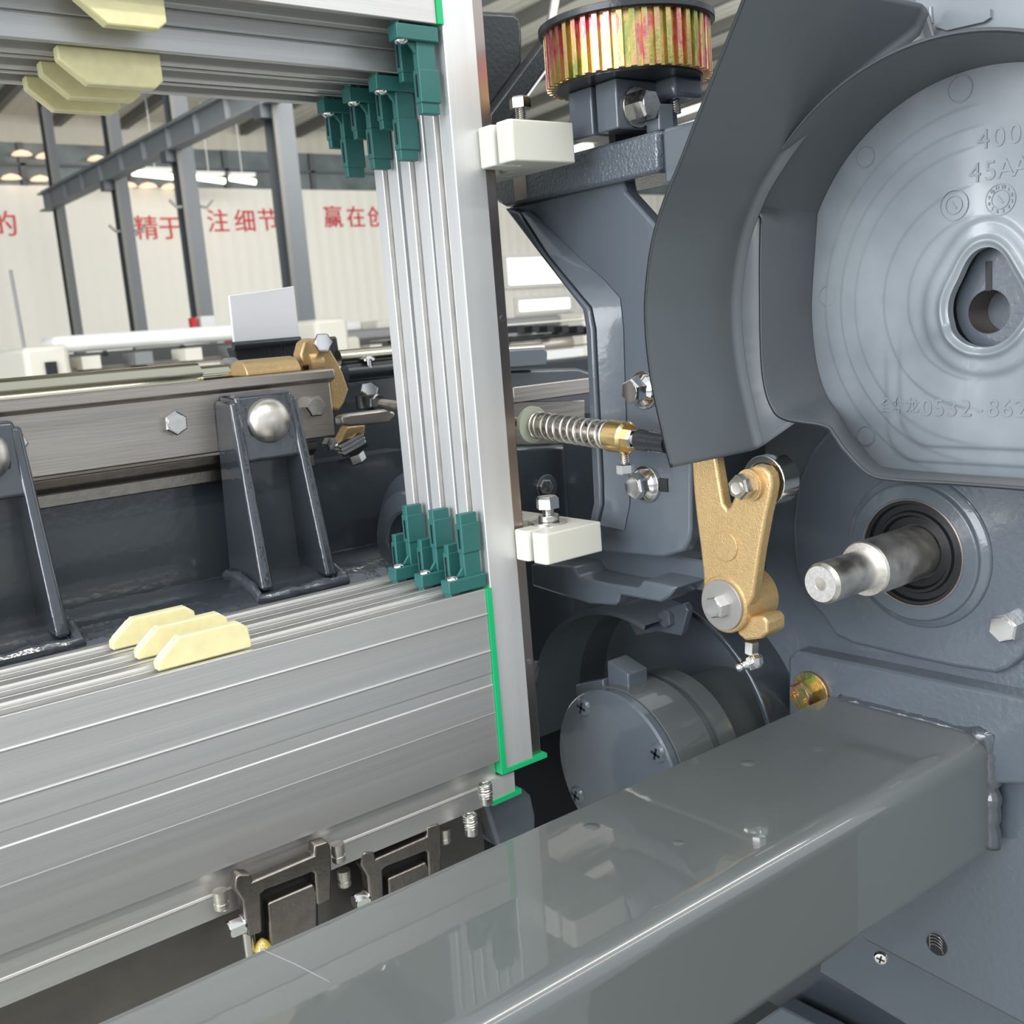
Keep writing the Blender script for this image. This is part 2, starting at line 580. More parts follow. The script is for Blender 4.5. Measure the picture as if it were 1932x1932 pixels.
# columns with the crane girder
XC = 5.0
cols = ((112, 400, 0.15, 'slim dark grey steel column farthest left behind the looms'),
        (232, 400, 0.20, 'grey steel column second from the left, before the wall with red slogan'),
        (357, 400, 0.24, 'grey steel column with a cable, third from the left'),
        (545, 400, 0.26, 'broad grey steel column nearest the heald frame uprights'))
for px, py, wd, lab in cols:
    d = on(px, py, 0, XC)
    x, y = d.x, d.y
    t = thing('steel_column', (x, y, 0), lab, 'column', 'steel columns in the hall')
    mb = MB()
    hw = wd * 0.40
    mb.box(x - hw, x + hw, y - 0.11, y - 0.095, 0, 5.4)
    mb.box(x - hw, x + hw, y + 0.095, y + 0.11, 0, 5.4)
    mb.box(x - 0.006, x + 0.006, y - 0.1, y + 0.1, 0, 5.4)
    mb.done('shaft', 'colpaint', t)
    hk = {232: 437, 357: 392}.get(px)
    for s in ((-1, 1) if hk else ()):
        zh_ = aty(px, hk, y).z
        mb = MB()
        mb.tube([(x + s * hw, y - 0.105, zh_), (x + s * (hw + 0.08), y - 0.105, zh_ - 0.01), (x + s * (hw + 0.16), y - 0.105, zh_ + 0.07)], 0.018, 6)
        mb.done('cable_hook', 'grey', t)
    mb = MB(); mb.box(x - hw - 0.02, x - hw + 0.03, y - 0.135, y - 0.11, 0.0, 4.9)
    mb.done('conduit', 'purlin', t)
p0, p1 = atx(112, 366, XC), atx(530, 140, XC)
zt0, zb0 = atx(357, 235, XC).z, atx(357, 276, XC).z
t = thing('crane_girder', (XC, p0.y, p0.z), 'long grey I-section crane girder running across the four columns', 'girder')
mb = MB()
zg = zb0
gh = zt0 - zb0
ya, yb = 4.5, p0.y + 0.4
for z0, z1, h in ((zg - 0.02, zg, 0.08), (zg + gh, zg + gh + 0.02, 0.09), (zg, zg + gh, 0.008)):
    mb.box(XC - 0.12 - h, XC - 0.12 + h, ya, yb, z0, z1)
for i in range(16):
    y = ya + (yb - ya) * (i + 0.5) / 16
    mb.box(XC - 0.18, XC - 0.06, y - 0.008, y + 0.008, zg, zg + gh)
mb.done('web', 'girder', t)
mb = MB(); mb.box(XC - 0.15, XC - 0.09, ya, yb, zg + gh + 0.02, zg + gh + 0.06)
mb.done('rail', 'purlin', t)
for px, py, wd, lab in cols[1:]:
    d = on(px, py, 0, XC)
    mb = MB(); mb.box(XC - 0.22, XC + 0.05, d.y - 0.08, d.y + 0.08, zg - 0.14, zg - 0.02)
    mb.done('corbel', 'colpaint', t)

# lamps seen through the clerestory band
for a, b_, c, lab in ((250, 336, 330, 'lit fluorescent tube lamp left of the third column, left of two'),
                      (366, 424, 338, 'lit fluorescent tube lamp just right of the third column'),
                      (434, 482, 340, 'lit fluorescent tube lamp rightmost of the three on the back wall')):
    p, q = aty(a, c - 4, 18.5), aty(b_, c + 6, 18.5)
    t = thing('tube_lamp', ((p.x + q.x) / 2, 18.5, p.z), lab, 'lamp', 'lit tube lamps')
    mb = MB(); mb.cyl((p.x, 18.5, p.z), (q.x, 18.5, p.z - 0.06), 0.05, 12)
    mb.done('tube', 'tube', t)
    mb = MB(); mb.box(p.x, q.x, 18.45, 18.55, p.z + 0.04, p.z + 0.1)
    mb.done('housing', 'white', t)
    mb = MB(); mb.cyl(((p.x + q.x) / 2, 18.5, p.z + 0.08), ((p.x + q.x) / 2, 18.5, 5.5), 0.01, 6)
    mb.done('hanger', 'white', t)
for px, py in ((40, 283), (85, 288), (182, 293), (20, 328), (75, 331), (240, 343), (278, 344), (320, 346)):
    p = aty(px, py, YW - 0.15)
    mb = MB(); mb.lathe(p, (0, 0, -1), [(0, 0.03), (0.03, 0.12), (0.08, 0.17)], 14)
    o = mb.done('pendant_lamp', 'lamp_warm')
    tag(o, 'small warm lit pendant lamp before the dark clerestory band', 'lamp', 'warm pendant lamps')


# looms standing farther down the hall
def loom(px, py, Y, wpx, label, rod=False, col='white'):
    a, b_ = aty(px, py, Y), aty(px + wpx, py, Y)
    x0, x1, z = a.x, b_.x, a.z
    k = (x1 - x0)
    t = thing('background_loom', ((x0 + x1) / 2, Y, 0), label, 'loom', 'looms down the hall')
    mb = MB(); mb.box(x0, x0 + 0.12 * k, Y, Y + 0.8, 0.05, z); mb.box(x0 + 0.02 * k, x0 + 0.1 * k, Y + 0.1, Y + 0.7, 0.0, 0.06)
    c1 = mb.done('side_cabinet', 'cream', t, bevel=0.02)
    mb = MB(); mb.box(x0 + 0.05 * k, x0 + 0.08 * k, Y - 0.01, Y, z - 0.22, z - 0.06)
    mb.done('cabinet_slot', 'black', c1)
    mb = MB(); mb.box(x1 - 0.12 * k, x1, Y, Y + 0.8, 0.0, z + 0.03)
    mb.done('side_cabinet', 'cream', t, bevel=0.02)
    mb = MB(); mb.box(x0 + 0.12 * k, x1 - 0.12 * k, Y + 0.2, Y + 0.4, z - 0.03, z + 0.035)
    mb.done('top_beam', col, t, bevel=0.02)
    mb = MB(); mb.cyl((x0 + 0.12 * k, Y + 0.15, z - 0.14), (x1 - 0.12 * k, Y + 0.15, z - 0.14), 0.05, 16)
    mb.done('roller', 'steel_plate', t)
    mb = MB(); mb.box(x0 + 0.12 * k, x1 - 0.12 * k, Y + 0.02, Y + 0.6, 0.3, z - 0.17)
    mb.done('cloth_panel', 'white', t)
    mb = MB(); mb.box(x0 + 0.12 * k, x1 - 0.12 * k, Y + 0.5, Y + 0.6, z - 0.2, z - 0.035)
    mb.done('back_panel', 'grey', t)
    for i in range(3):
        xx = x0 + k * (0.24 + 0.23 * i)
        mb = MB(); mb.lathe((xx, Y + 0.12, z - 0.045), (0, -1, 0), [(0, 0.012), (0.02, 0.012), (0.03, 0.008)], 14)
        mb.done('yarn_feeder', 'black', t)
    for i in range(5):
        xx = x0 + k * (0.16 + 0.15 * i)
        mb = MB(); mb.box(xx, xx + 0.07, Y + 0.05, Y + 0.2, z - 0.10, z - 0.05)
        mb.done('nozzle_block', 'grey' if i % 2 else 'cream', t)
    if rod:
        mb = MB(); mb.cyl((x0 + 0.06 * k, Y + 0.3, z), (x0 + 0.055 * k, Y + 0.3, z + 0.30), 0.007, 8)
        mb.done('warning_lamp_post', 'grey', t)
    return t


loom(-330, 672, 5.2, 330, 'cream and white loom cut by the left edge of the photo')
loom(42, 655, 4.2, 620, 'white loom with a thin post on its slotted cabinet, behind the roller', True)
lm = loom(340, 640, 6.2, 420, 'cream loom behind the milky acrylic sheet, with red plate and white control box')
loom(600, 640, 4.8, 560, 'pale loom standing behind the heald frame uprights', False, 'grey')
p = aty(391, 632, 6.2)
mb = MB(); mb.box(p.x - 0.045, p.x + 0.045, 6.15, 6.25, p.z - 0.03, p.z + 0.11)
mb.done('control_box', 'white', lm, bevel=0.006, label='white control box')
p = aty(367, 632, 6.2)
mb = MB(); mb.box(p.x - 0.014, p.x + 0.014, 6.17, 6.23, p.z - 0.03, p.z + 0.1)
mb.done('warning_plate', 'red', lm, label='red upright plate')
p = aty(436, 636, 6.0)
mb = MB(); mb.lathe((p.x, 5.97, p.z), (0, 1, 0), [(0, 0.03), (0.01, 0.045), (0.05, 0.045), (0.06, 0.03)], 18)
mb.done('stop_button', 'red', lm, label='round red knob')
# the loom seen between the uprights and the bracket casting
t = thing('neighbouring_loom', (1.9, 2.4, 0), 'neighbouring loom with black rail and cream beam behind the bracket casting', 'loom')
for a, b_, c, mt, nm in ((596, 618, 2.4, 'cream', 'breast_beam'), (618, 648, 2.38, 'blackpaint', 'reed_rail'), (646, 668, 2.42, 'cream', 'nozzle_beam'), (668, 800, 2.36, 'blackpaint', 'front_panel')):
    p, q = aty(930, b_, c), aty(1160, a, c)
    mb = MB(); mb.box(p.x, q.x + 0.4, c, c + 0.12, 0.0 if nm == 'front_panel' else p.z, q.z)
    mb.done(nm, mt, t, bevel=0.004)
for i in range(6):
    p = aty(970 + 28 * i, 620, 2.37)
    mb = MB(); mb.box(p.x - 0.012, p.x + 0.012, 2.34, 2.39, p.z - 0.012, p.z + 0.008)
    mb.done('nozzle', 'black', t)

# ================================================================== LOOM: right-hand side frame
XP = 0.64
t = thing('side_frame', (XP, 0.3, 0.0), 'tall blue-grey cast side frame of the loom filling the right edge', 'machine frame')
pl = [atx(a, b_, XP) for a, b_ in ((1440, 700), (1440, 1300), (1475, 1500), (1560, 1640), (1630, 1775), (1932, 1935))]
yz = [(p.y, p.z) for p in pl] + [(0.22, 0.75), (0.22, 1.46), (0.50, 1.50), (0.53, 1.45)]
mb = MB(); mb.pris_x(yz, XP, XP + 0.03)
mb.done('cast_wall', 'cast', t, bevel=0.003)
pad = [(1564, 812), (1530, 850), (1504, 914), (1494, 992), (1500, 1080), (1529, 1140), (1553, 1165), (1575, 1200), (1610, 1216), (1723, 1243), (1800, 1260),
       (1878, 1272), (1903, 1262), (1928, 1240), (1950, 1200), (2000, 1000), (2000, 860), (1800, 800)]
mb = MB(); mb.pix_x(pad, XP - 0.009, 0.010)
mb.done('bearing_pad', 'cast', t, bevel=0.003, seg=3)
SY, SZ = 0.386, 1.0818
mb = MB()
mb.lathe((XP - 0.007, SY, SZ), (-1, 0, 0), [(0, 0.0525), (0.004, 0.0515), (0.006, 0.0475), (0.006, 0.0465), (0.009, 0.0455), (0.009, 0.036), (0.0, 0.0355)], 64, cap=False)
mb.done('seal_boss', 'cast', t, bevel=0.0008)
mb = MB()
mb.lathe((XP - 0.01, SY, SZ), (-1, 0, 0), [(0, 0.0362), (0.005, 0.0355), (0.005, 0.033), (0.002, 0.032), (0.002, 0.028), (0.004, 0.027), (0.004, 0.025), (0.001, 0.0235), (0.001, 0.0185)], 64, cap=False)
mb.done('oil_seal', 'black', t)
mb = MB()
mb.lathe((XP - 0.0152, SY, SZ), (-1, 0, 0), [(0, 0.0366), (0.0008, 0.0362), (0.0008, 0.0352), (0, 0.035)], 64, cap=False)
mb.done('retaining_ring', 'wear', t)
bp = atx(1905, 1180, XP - 0.009)
bolt(t, bp, (-1, 0, 0), 0.0165, 0.010, rot=0.1)
# lug of the cross beam with the zinc bolt
lug = [(1487, 1240), (1500, 1228), (1932, 1318), (2000, 1340), (2000, 1480), (1487, 1480)]
mb = MB(); mb.pix_x(lug, XP - 0.016, 0.018)
mb.done('beam_flange', 'cast', t, bevel=0.0025)
# lower part under the beam
low = [(1545, 1835), (1560, 1690), (1700, 1690), (1932, 1850), (2100, 1990), (2100, 2150), (1760, 1965)]
mb = MB(); mb.pix_x(low, XP + 0.05, 0.02)
mb.done('lower_web', 'cast', t, bevel=0.002)
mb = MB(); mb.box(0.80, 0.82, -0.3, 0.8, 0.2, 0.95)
mb.done('void_backing', 'void', t)  # added near-black box standing for the shaded void under the beam
mb = MB(); mb.pix_x([(1400, 1950), (1472, 1900), (1560, 1945), (1700, 2030), (1400, 2100)], XP + 0.03, 0.02)
mb.done('foot_plate', 'cast', t, bevel=0.002)
# threaded hole + screw below the beam
hp = atx(1768, 1782, XP)
mb = MB()
prof = []
for i in range(6):
    prof += [(0.0006 + i * 0.002, 0.0072), (0.0016 + i * 0.002, 0.0062)]
mb.lathe(hp + Vector((-0.0007, 0, 0)), (1, 0, 0), [(0, 0.0078)] + prof[:2], 24)
th = mb.done('threaded_hole', 'black', t)
mb = MB()
for i in range(4):
    mb.ring(hp + Vector((-0.0012, 0.0, -0.0036 + i * 0.0024)), (1, 0, 0.35), 0.0048, 0.0054, 0.0005, 20)
mb.done('thread_ridge', 'steel', th)
sp = atx(1662, 1808, XP + 0.02)
cross_screw(t, sp, (-1, -0.4, 0), 0.0055, 'chrome')

# frame wall behind the lever and the dark interior
HY, HZ, HR = 0.598, 0.912, 0.108
mb = MB(); mb.lathe((0.632, HY, HZ), (1, 0, 0), [(0, HR + 0.002), (0.01, HR + 0.002)], 64)
mb.done('back_disc', 'paint', t)
mb = MB(); mb.lathe((0.685, HY, HZ), (-1, 0, 0), [(0, HR), (0.085, HR), (0.085, HR + 0.005), (0, HR + 0.005), (0, HR)], 72, cap=False)
mb.done('ring_wall', 'paint_dark', t, bevel=0.0012)
a_s = [PI * (0.40 + 0.66 * i / 30) for i in range(31)]
mb = MB()
lp = []
for r_, x_ in ((HR, 0.55), (HR + 0.004, 0.55), (HR + 0.004, 0.601), (HR, 0.601), (HR, 0.55)):
    lp.append([(x_, HY - math.cos(a) * r_, HZ + math.sin(a) * r_) for a in a_s])
mb.loft(lp, cap=False, closed=False)
mb.done('guard_strip', 'paint', t)
mb = MB()
pts = [atx(a, b_, 0.575) for a, b_ in ((1185, 1172), (1290, 1138), (1298, 1152), (1284, 1200), (1240, 1192), (1200, 1200))]
mb.pris_x([(p.y, p.z) for p in pts], 0.575, 0.582)
mb.done('adjuster_plate', 'paint', t, bevel=0.001)
bolt(t, atx(1262, 1166, 0.575), (-1, 0, 0), 0.012, 0.006, 'paint')
mb = MB(); mb.cyl(atx(1208, 1188, 0.576), atx(1208, 1188, 0.573), 0.004, 14)
mb.done('pin_hole', 'black', t)
# the wall of the frame round it, and the deep interior behind
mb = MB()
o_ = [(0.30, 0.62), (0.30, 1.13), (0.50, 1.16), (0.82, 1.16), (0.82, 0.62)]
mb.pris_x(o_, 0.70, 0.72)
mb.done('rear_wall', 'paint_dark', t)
mb = MB()
fr = [atx(a, b_, 0.665) for a, b_ in ((1395, 1130), (1500, 800), (1640, 800), (1640, 1400), (1450, 1500), (1440, 1360), (1405, 1240))]
mb.pris_x([(p.y, p.z) for p in fr], 0.665, 0.70)
mb.done('cast_shoulder', 'cast', t, bevel=0.003)

# zinc bolt at the beam flange
bp = atx(1532, 1300, XP - 0.016)
t = thing('flange_bolt', bp, 'gold zinc-plated hex bolt on the beam flange, half hidden by the cross beam', 'bolt')
zb_ = bolt(t, bp + Vector((0, 0, -0.002)), (-1, 0, 0), 0.0195, 0.012, 'zinc', washer=0.0155, wt=0.003, rot=0.2)
text_mesh('head_marking', 'RF', 0.006, ROT_NX, bp + Vector((-0.0157, 0.0035, -0.001)), 'zinc', zb_, 0.0004)
text_mesh('head_marking', '8', 0.006, ROT_NX, bp + Vector((-0.0157, -0.0045, -0.004)), 'zinc', zb_, 0.0004)

# drum end in the housing
CY, CZ, RR = 0.5534, 0.9185, 0.0634
t = thing('drum_cover', (0.5, CY, CZ), 'round grey drum end cap with cross-head screws behind the cross beam', 'drum')
mb = MB(); mb.lathe((0.50, CY, CZ), (1, 0, 0), [(0, RR - 0.0015), (0.0015, RR), (0.007, RR)], 72)
cov = mb.done('end_plate', 'paint', t)
mb = MB(); mb.lathe((0.507, CY, CZ), (1, 0, 0), [(0, RR - 0.0012), (0.001, RR - 0.0012), (0.0014, RR + 0.0008), (0.036, RR + 0.0008), (0.038, RR - 0.005), (0.046, RR - 0.005), (0.046, RR - 0.001), (0.062, RR - 0.001), (0.064, RR - 0.016), (0.165, RR - 0.016)], 72)
mb.done('drum_barrel', 'beam', t)
for a, b_ in ((1101, 1334), (1241, 1421), (1090, 1500)):
    cross_screw(cov, atx(a, b_, 0.4998), (-1, 0, 0), 0.0075, 'paint')
P = [atx(a, b_, 0.515) for a, b_ in ((1145, 1246), (1185, 1272), (1187, 1310), (1147, 1310))]
mb = MB(); mb.pris_x([(p.y, p.z) for p in P], 0.515, 0.535)
mb.done('lug', 'paint', t, bevel=0.0012)
P = [atx(a, b_, 0.515) for a, b_ in ((1091, 1290), (1142, 1280), (1150, 1330), (1095, 1345))]
mb = MB(); mb.pris_x([(p.y, p.z) for p in P], 0.512, 0.525)
mb.done('lug', 'paint', t, bevel=0.0012)

# ------------------------------------------------------------------ shaft
t = thing('drive_shaft', (0.6, SY, SZ), 'bright stepped steel shaft end sticking out of the oil seal', 'shaft')
ax = (-1, 0, 0)
mb = MB(); mb.lathe((0.66, SY, SZ), ax, [(0, 0.0178), (0.0885, 0.0178), (0.0895, 0.0170)], 48)
mb.done('journal', 'shaft', t)
mb = MB(); mb.lathe((0.5705, SY, SZ), ax, [(0, 0.0170), (0.0003, 0.0170), (0.0003, 0.0130)], 48)
mb.done('shoulder_face', 'shaft_face', t)
mb = MB(); mb.lathe((0.5702, SY, SZ), ax, [(0, 0.0128), (0.042, 0.0128), (0.0445, 0.0110)], 48)
mb.done('spigot', 'shaft', t)
mb = MB(); mb.lathe((0.5257, SY, SZ), ax, [(0, 0.0112), (0.0004, 0.0111), (0.0004, 0.0042), (-0.003, 0.0030)], 40, cap=False)
mb.done('end_face', 'shaft_face', t)
mb = MB(); mb.lathe((0.5282, SY, SZ), ax, [(0, 0.0034), (0.0006, 0.003)], 24)
mb.done('centre_hole', 'black', t)

# ------------------------------------------------------------------ cross beam in front
BY0, BY1, BZ0, BZ1 = 0.333, 0.4545, 0.8855, 0.968
t = thing('cross_beam', (0.2, 0.39, BZ0), 'glossy grey-green box-section cross beam running through the foreground', 'beam')
prof = []
for (cy, cz, r, a) in ((BY1 - .004, BZ1 - .004, .004, 0), (BY0 + .013, BZ1 - .013, .013, PI / 2), (BY0 + .010, BZ0 + .010, .010, PI), (BY1 - .006, BZ0 + .006, .006, 1.5 * PI)):
    for i in range(9):
        q = a + PI / 2 * i / 8
        prof.append((cy + r * math.cos(q), cz + r * math.sin(q)))
mb = MB(); mb.pris_x(prof, -0.7, XP - 0.012)
mb.done('box_section', 'beam', t, smooth=30)
mb = MB()
path = [(XP - 0.014, BY1 - 0.01, BZ1 + 0.001)]
random.seed(3)
for i in range(26):
    path.append((XP - 0.0145 - random.uniform(0, .001), BY1 - 0.012 - i * 0.0043, BZ1 - 0.0008 + random.uniform(-.0003, .0003)))
for i in range(20):
    path.append((XP - 0.0115 - random.uniform(0, .0012), BY0 + 0.0012 + random.uniform(-.0006, .0006), BZ1 - 0.010 - i * 0.0036))
mb.tube(path, [(0.0036 if k < 24 else 0.0062) + random.uniform(-.0005, .0005) * (1 if k < 20 else 2) for k, _ in enumerate(path)], 10)
mb.done('weld_bead', 'weldpaint', t, smooth=80)
mb = MB()
a, b_ = atz(492, 1790, BZ1), atz(622, 1852, BZ1)
mb.tube([a + Vector((0, 0, -0.0002)), a.lerp(b_, .5) + Vector((0.0006, 0, 0)), b_ + Vector((0, 0, -0.0002))], 0.00032, 6)
mb.done('paint_scratch', 'girder', t)

for px, py, r in ((1412, 1440, 0.0048), (1546, 1414, 0.0036), (1116, 1560, 0.005), (1280, 1590, 0.003)):
    q = atz(px, py, BZ1)
    mb = MB(); mb.lathe(q, (0, 0, 1), [(-0.0005, r), (0, r), (r * 0.05, r * 0.8), (r * 0.1, r * 0.5), (r * 0.13, r * 0.2), (r * 0.135, 0.0001)], 24)
    mb.done('paint_blob', 'beam', t, smooth=60)
# ------------------------------------------------------------------ moulded shroud with disc
t = thing('moulded_shroud', (0.54, 0.33, 1.24), 'large grey moulded plastic shroud with a round hazy dish and keyhole', 'machine cover')
X0, X1, X2 = 0.46, 0.54, 0.605
front = [(1425, -60), (1403, 0), (1370, 84), (1314, 227), (1284, 305), (1261, 360), (1238, 428), (1225, 493), (1218, 568), (1219, 620), (1222, 660), (1227, 700), (1232, 732), (1239, 765), (1247, 800), (1256, 840), (1267, 882)]
F = [atx(a, b_, X0) for a, b_ in front]
# smooth resample
def resample(P, n):
    P = [Vector(p) for p in P]
    out = []
    m_ = len(P) - 1
    for i in range(n + 1):
        s = i / n * m_
        k = min(int(s), m_ - 1)
        f_ = s - k
        p0, p1, p2, p3 = P[max(k - 1, 0)], P[k], P[k + 1], P[min(k + 2, m_)]
        out.append(0.5 * ((2 * p1) + (-p0 + p2) * f_ + (2 * p0 - 5 * p1 + 4 * p2 - p3) * f_ ** 2 + (-p0 + 3 * p1 - 3 * p2 + p3) * f_ ** 3))
    return out


F = resample(F, 60)
def xdeep(z):
    k = min(1, max(0, (z - 1.315) / 0.09))
    return X1 + 0.075 * k * k
rows = [[p for p in F]]
rows.append([Vector((X0 + (xdeep(p.z) - X0 - 0.006), p.y, p.z)) for p in F])
# flange turned inwards from the deep edge
ctr = Vector((0, 0.318, 1.239))
def inward(p, d, dx):
    v = Vector((0, ctr.y - p.y, ctr.z - p.z)); v.normalize()
    q = p + v * d
    return Vector((p.x + dx, q.y, q.z))
rows.append([inward(p, 0.0022, 0.0045) for p in rows[1]])
rows.append([inward(p, 0.006, 0.006) for p in rows[1]])
mb = MB(); mb.loft(rows, cap=False, closed=False)
mb.done('outer_wall', 'shroud', t, solid=0.0028, smooth=60)
# rim of the dish
rimp = [(2050, 95), (1932, 62), (1882, 56), (1806, 61), (1730, 78), (1655, 114), (1579, 170), (1522, 224), (1465, 292), (1446, 345), (1437, 402), (1435, 480), (1435, 560), (1436, 640), (1441, 715), (1455, 765), (1480, 790), (1555, 803), (1575, 822), (1596, 851), (1638, 893), (1688, 905), (1800, 912), (1932, 922), (2060, 935)]
discp = [(2050, 120), (1932, 110), (1880, 117), (1806, 136), (1760, 155), (1711, 182), (1636, 246), (1579, 322), (1543, 394), (1538, 440), (1534, 500), (1531, 550), (1530, 590), (1533, 640), (1540, 690), (1552, 732), (1566, 758), (1582, 782), (1603, 815), (1628, 845), (1648, 868), (1672, 884), (1800, 896), (1932, 905), (2060, 915)]
def circ_pts(c, r, x, pa, n):
    a0 = math.atan2(pa.z - c[1], pa.y - c[0])
    return [Vector((x, c[0] + r * math.cos(a0 + (math.radians(158) - a0) * i / n), c[1] + r * math.sin(a0 + (math.radians(158) - a0) * i / n))) for i in range(n + 1)]


# both outlines start at the corner (left, upper) and run anticlockwise in the picture: down, right along the bottom;
# the arc from the corner over the top is a true circle
dc, rc_ = atx(1540, 402, X2), atx(1440, 400, X1)
ARC_D = list(reversed(circ_pts((0.3289, 1.2485), 0.1244, X2, dc, 60)))
ARC_R = list(reversed(circ_pts((0.3187, 1.2386), 0.1397, X1, rc_, 60)))
LOW_D = resample([atx(a, b_, X2) for a, b_ in discp[8:]][1:], 80)
LOW_R = resample([atx(a, b_, X1) for a, b_ in rimp[10:]], 80)
LOW_D[0] = ARC_D[-1]
LOW_R[0] = ARC_R[-1]
DP = ARC_D + LOW_D[1:]
RP = ARC_R + LOW_R[1:]
mb = MB()
rows = []
for f_, g in ((0, 0), (0.25, 0.25), (0.5, 0.5), (0.8, 0.8), (0.93, 0.95), (0.98, 1.03), (1.0, 1.06)):
    rows.append([Vector((X1 + (X2 - X1) * f_, r.y + (d.y - r.y) * g, r.z + (d.z - r.z) * g)) for r, d in zip(RP, DP)])
mb.loft(rows, cap=False, closed=False)
mb.done('dish_wall', 'shroud', t, solid=0.0025, smooth=16)
# face of the flange between outer wall and dish rim (left of the rim)
mb = MB()
lft = [inward(p, 0.005, 0.006) for p in [Vector((xdeep(q.z) - 0.006, q.y, q.z)) for q in F]]
lft = [p for p in lft if p.z > 1.16]
rimside = [r for r in RP if True]
def nearest(p):
    return min(rimside, key=lambda r: (r.y - p.y) ** 2 + (r.z - p.z) ** 2)
nn = []
for p in lft:
    v = Vector((0, ctr.y - p.y, ctr.z - p.z)); v.normalize()
    best = max(rimside, key=lambda r: Vector((0, r.y - ctr.y, r.z - ctr.z)).normalized().dot(-v))
    nn.append(Vector((max(X1 + 0.004, p.x), best.y, best.z)))
mb.loft([lft, nn], cap=False, closed=False)
mb.done('flange_face', 'shroud', t, solid=0.002, smooth=60)
# upper shroud panel behind the rim, its lit look put into the lighter colour
pan = [(1742, -30), (1722, 10), (1700, 70), (1688, 100), (1760, 80), (1850, 66), (1960, 70), (2060, 100), (2060, -40)]
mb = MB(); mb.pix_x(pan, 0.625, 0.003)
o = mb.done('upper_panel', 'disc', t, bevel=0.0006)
mb = MB()
pp = [atx(a, b_, 0.6245) for a, b_ in ((1765, 50), (1790, 40), (1850, 30), (1872, 18), (1872, 34), (1860, 42), (1790, 58))]
mb.pris_x([(p.y, p.z) for p in pp], 0.622, 0.626)
mb.tube([atx(1755, 14, 0.6245), atx(1757, 45, 0.6245)], 0.0014, 8)
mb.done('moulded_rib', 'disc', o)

# the dish floor: polar mesh round the keyhole, with moulded ridges
KY, KZ = 0.3228, 1.2386
NA = 240
def ray_hit(a):
    dy, dz = math.cos(a), math.sin(a)
    best = 0.0
    n_ = len(DP)
    for i in range(n_):
        p, q = DP[i], DP[(i + 1) % n_]
        ey, ez = q.y - p.y, q.z - p.z
        den = dy * ez - dz * ey
        if abs(den) < 1e-12:
            continue
        s = ((p.y - KY) * ez - (p.z - KZ) * ey) / den
        u_ = ((p.y - KY) * dz - (p.z - KZ) * dy) / den
        if s > 0 and -1e-6 <= u_ <= 1 + 1e-6:
            best = max(best, s)
    return best or 0.12
keyout = []
def keyr(a):
    """outline of the keyhole: round below, a tongue upwards"""
    dy, dz = math.cos(a), math.sin(a)
    r = 0.0225
    up = max(0.0, dz)
    return r + 0.0115 * up ** 7
def dish_x(y, z):
    """depth of the moulded dish floor at (y, z)"""
    a = math.atan2(z - KZ, y - KY)
    d0 = math.hypot(y - KY, z - KZ) - keyr(a)
    x = X2
    x -= 0.0022 * math.exp(-((d0 - 0.004) / 0.0022) ** 2)                 # collar round the keyhole
    x -= 0.0020 / (1 + math.exp((d0 - 0.016) / 0.0010))
    rc = math.hypot(y - 0.3255, z - 1.2440)
    wl = 1 / (1 + math.exp(-(math.cos(a - PI * 0.02) - 0.15) / 0.05))
    for dd, hh in ((0.1080, 0.0005), (0.0960, 0.0006), (0.0850, 0.0005), (0.0640, 0.0005), (0.0470, 0.0004)):
        x -= wl * hh / (1 + math.exp(max(-50, min(50, (rc - dd) / 0.00035))))
    wb = 1 / (1 + math.exp((math.sin(a) + 0.45) / 0.06))
    zb = KZ - 0.104
    yl = 0.3255 + 0.075
    for zz in (0.012, 0.022):
        q_ = math.hypot(max(0.0, y - yl + 0.02 + zz), max(0.0, zb + zz + 0.02 - z)) - 0.02
        x -= wb * 0.0012 / (1 + math.exp(max(-50, min(50, q_ / 0.0005))))
    return x


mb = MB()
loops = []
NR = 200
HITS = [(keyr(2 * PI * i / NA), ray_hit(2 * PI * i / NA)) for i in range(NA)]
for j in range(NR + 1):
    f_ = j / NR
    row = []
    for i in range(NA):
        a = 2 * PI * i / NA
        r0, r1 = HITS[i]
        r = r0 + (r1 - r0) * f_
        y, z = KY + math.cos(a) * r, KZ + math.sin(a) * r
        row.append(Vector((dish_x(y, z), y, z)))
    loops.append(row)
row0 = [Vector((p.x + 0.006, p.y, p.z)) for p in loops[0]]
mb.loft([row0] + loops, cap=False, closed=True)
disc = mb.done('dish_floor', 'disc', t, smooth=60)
def dpos(px, py, dx=-0.0003):
    p = atx(px, py, X2 - 0.003)
    return Vector((dish_x(p.y, p.z) + dx, p.y, p.z))
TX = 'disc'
def emboss(body, px, py, step, size):
    for k, ch in enumerate(body):
        p = dpos(px, py)
        q = Vector((0, p.y - k * step, p.z))
        text_mesh('embossed_character', ch, size, ROT_NX, Vector((dish_x(q.y, q.z) - 0.0002, q.y, q.z)), TX, disc, 0.0005)
emboss('400#', 1851, 265, 0.0090, 0.0150)
emboss('45AA-45', 1836, 328, 0.0088, 0.0150)
emboss('全华龙', 1672, 766, 0.0094, 0.0100)
emboss('0532-862', 1751, 770, 0.0082, 0.0145)
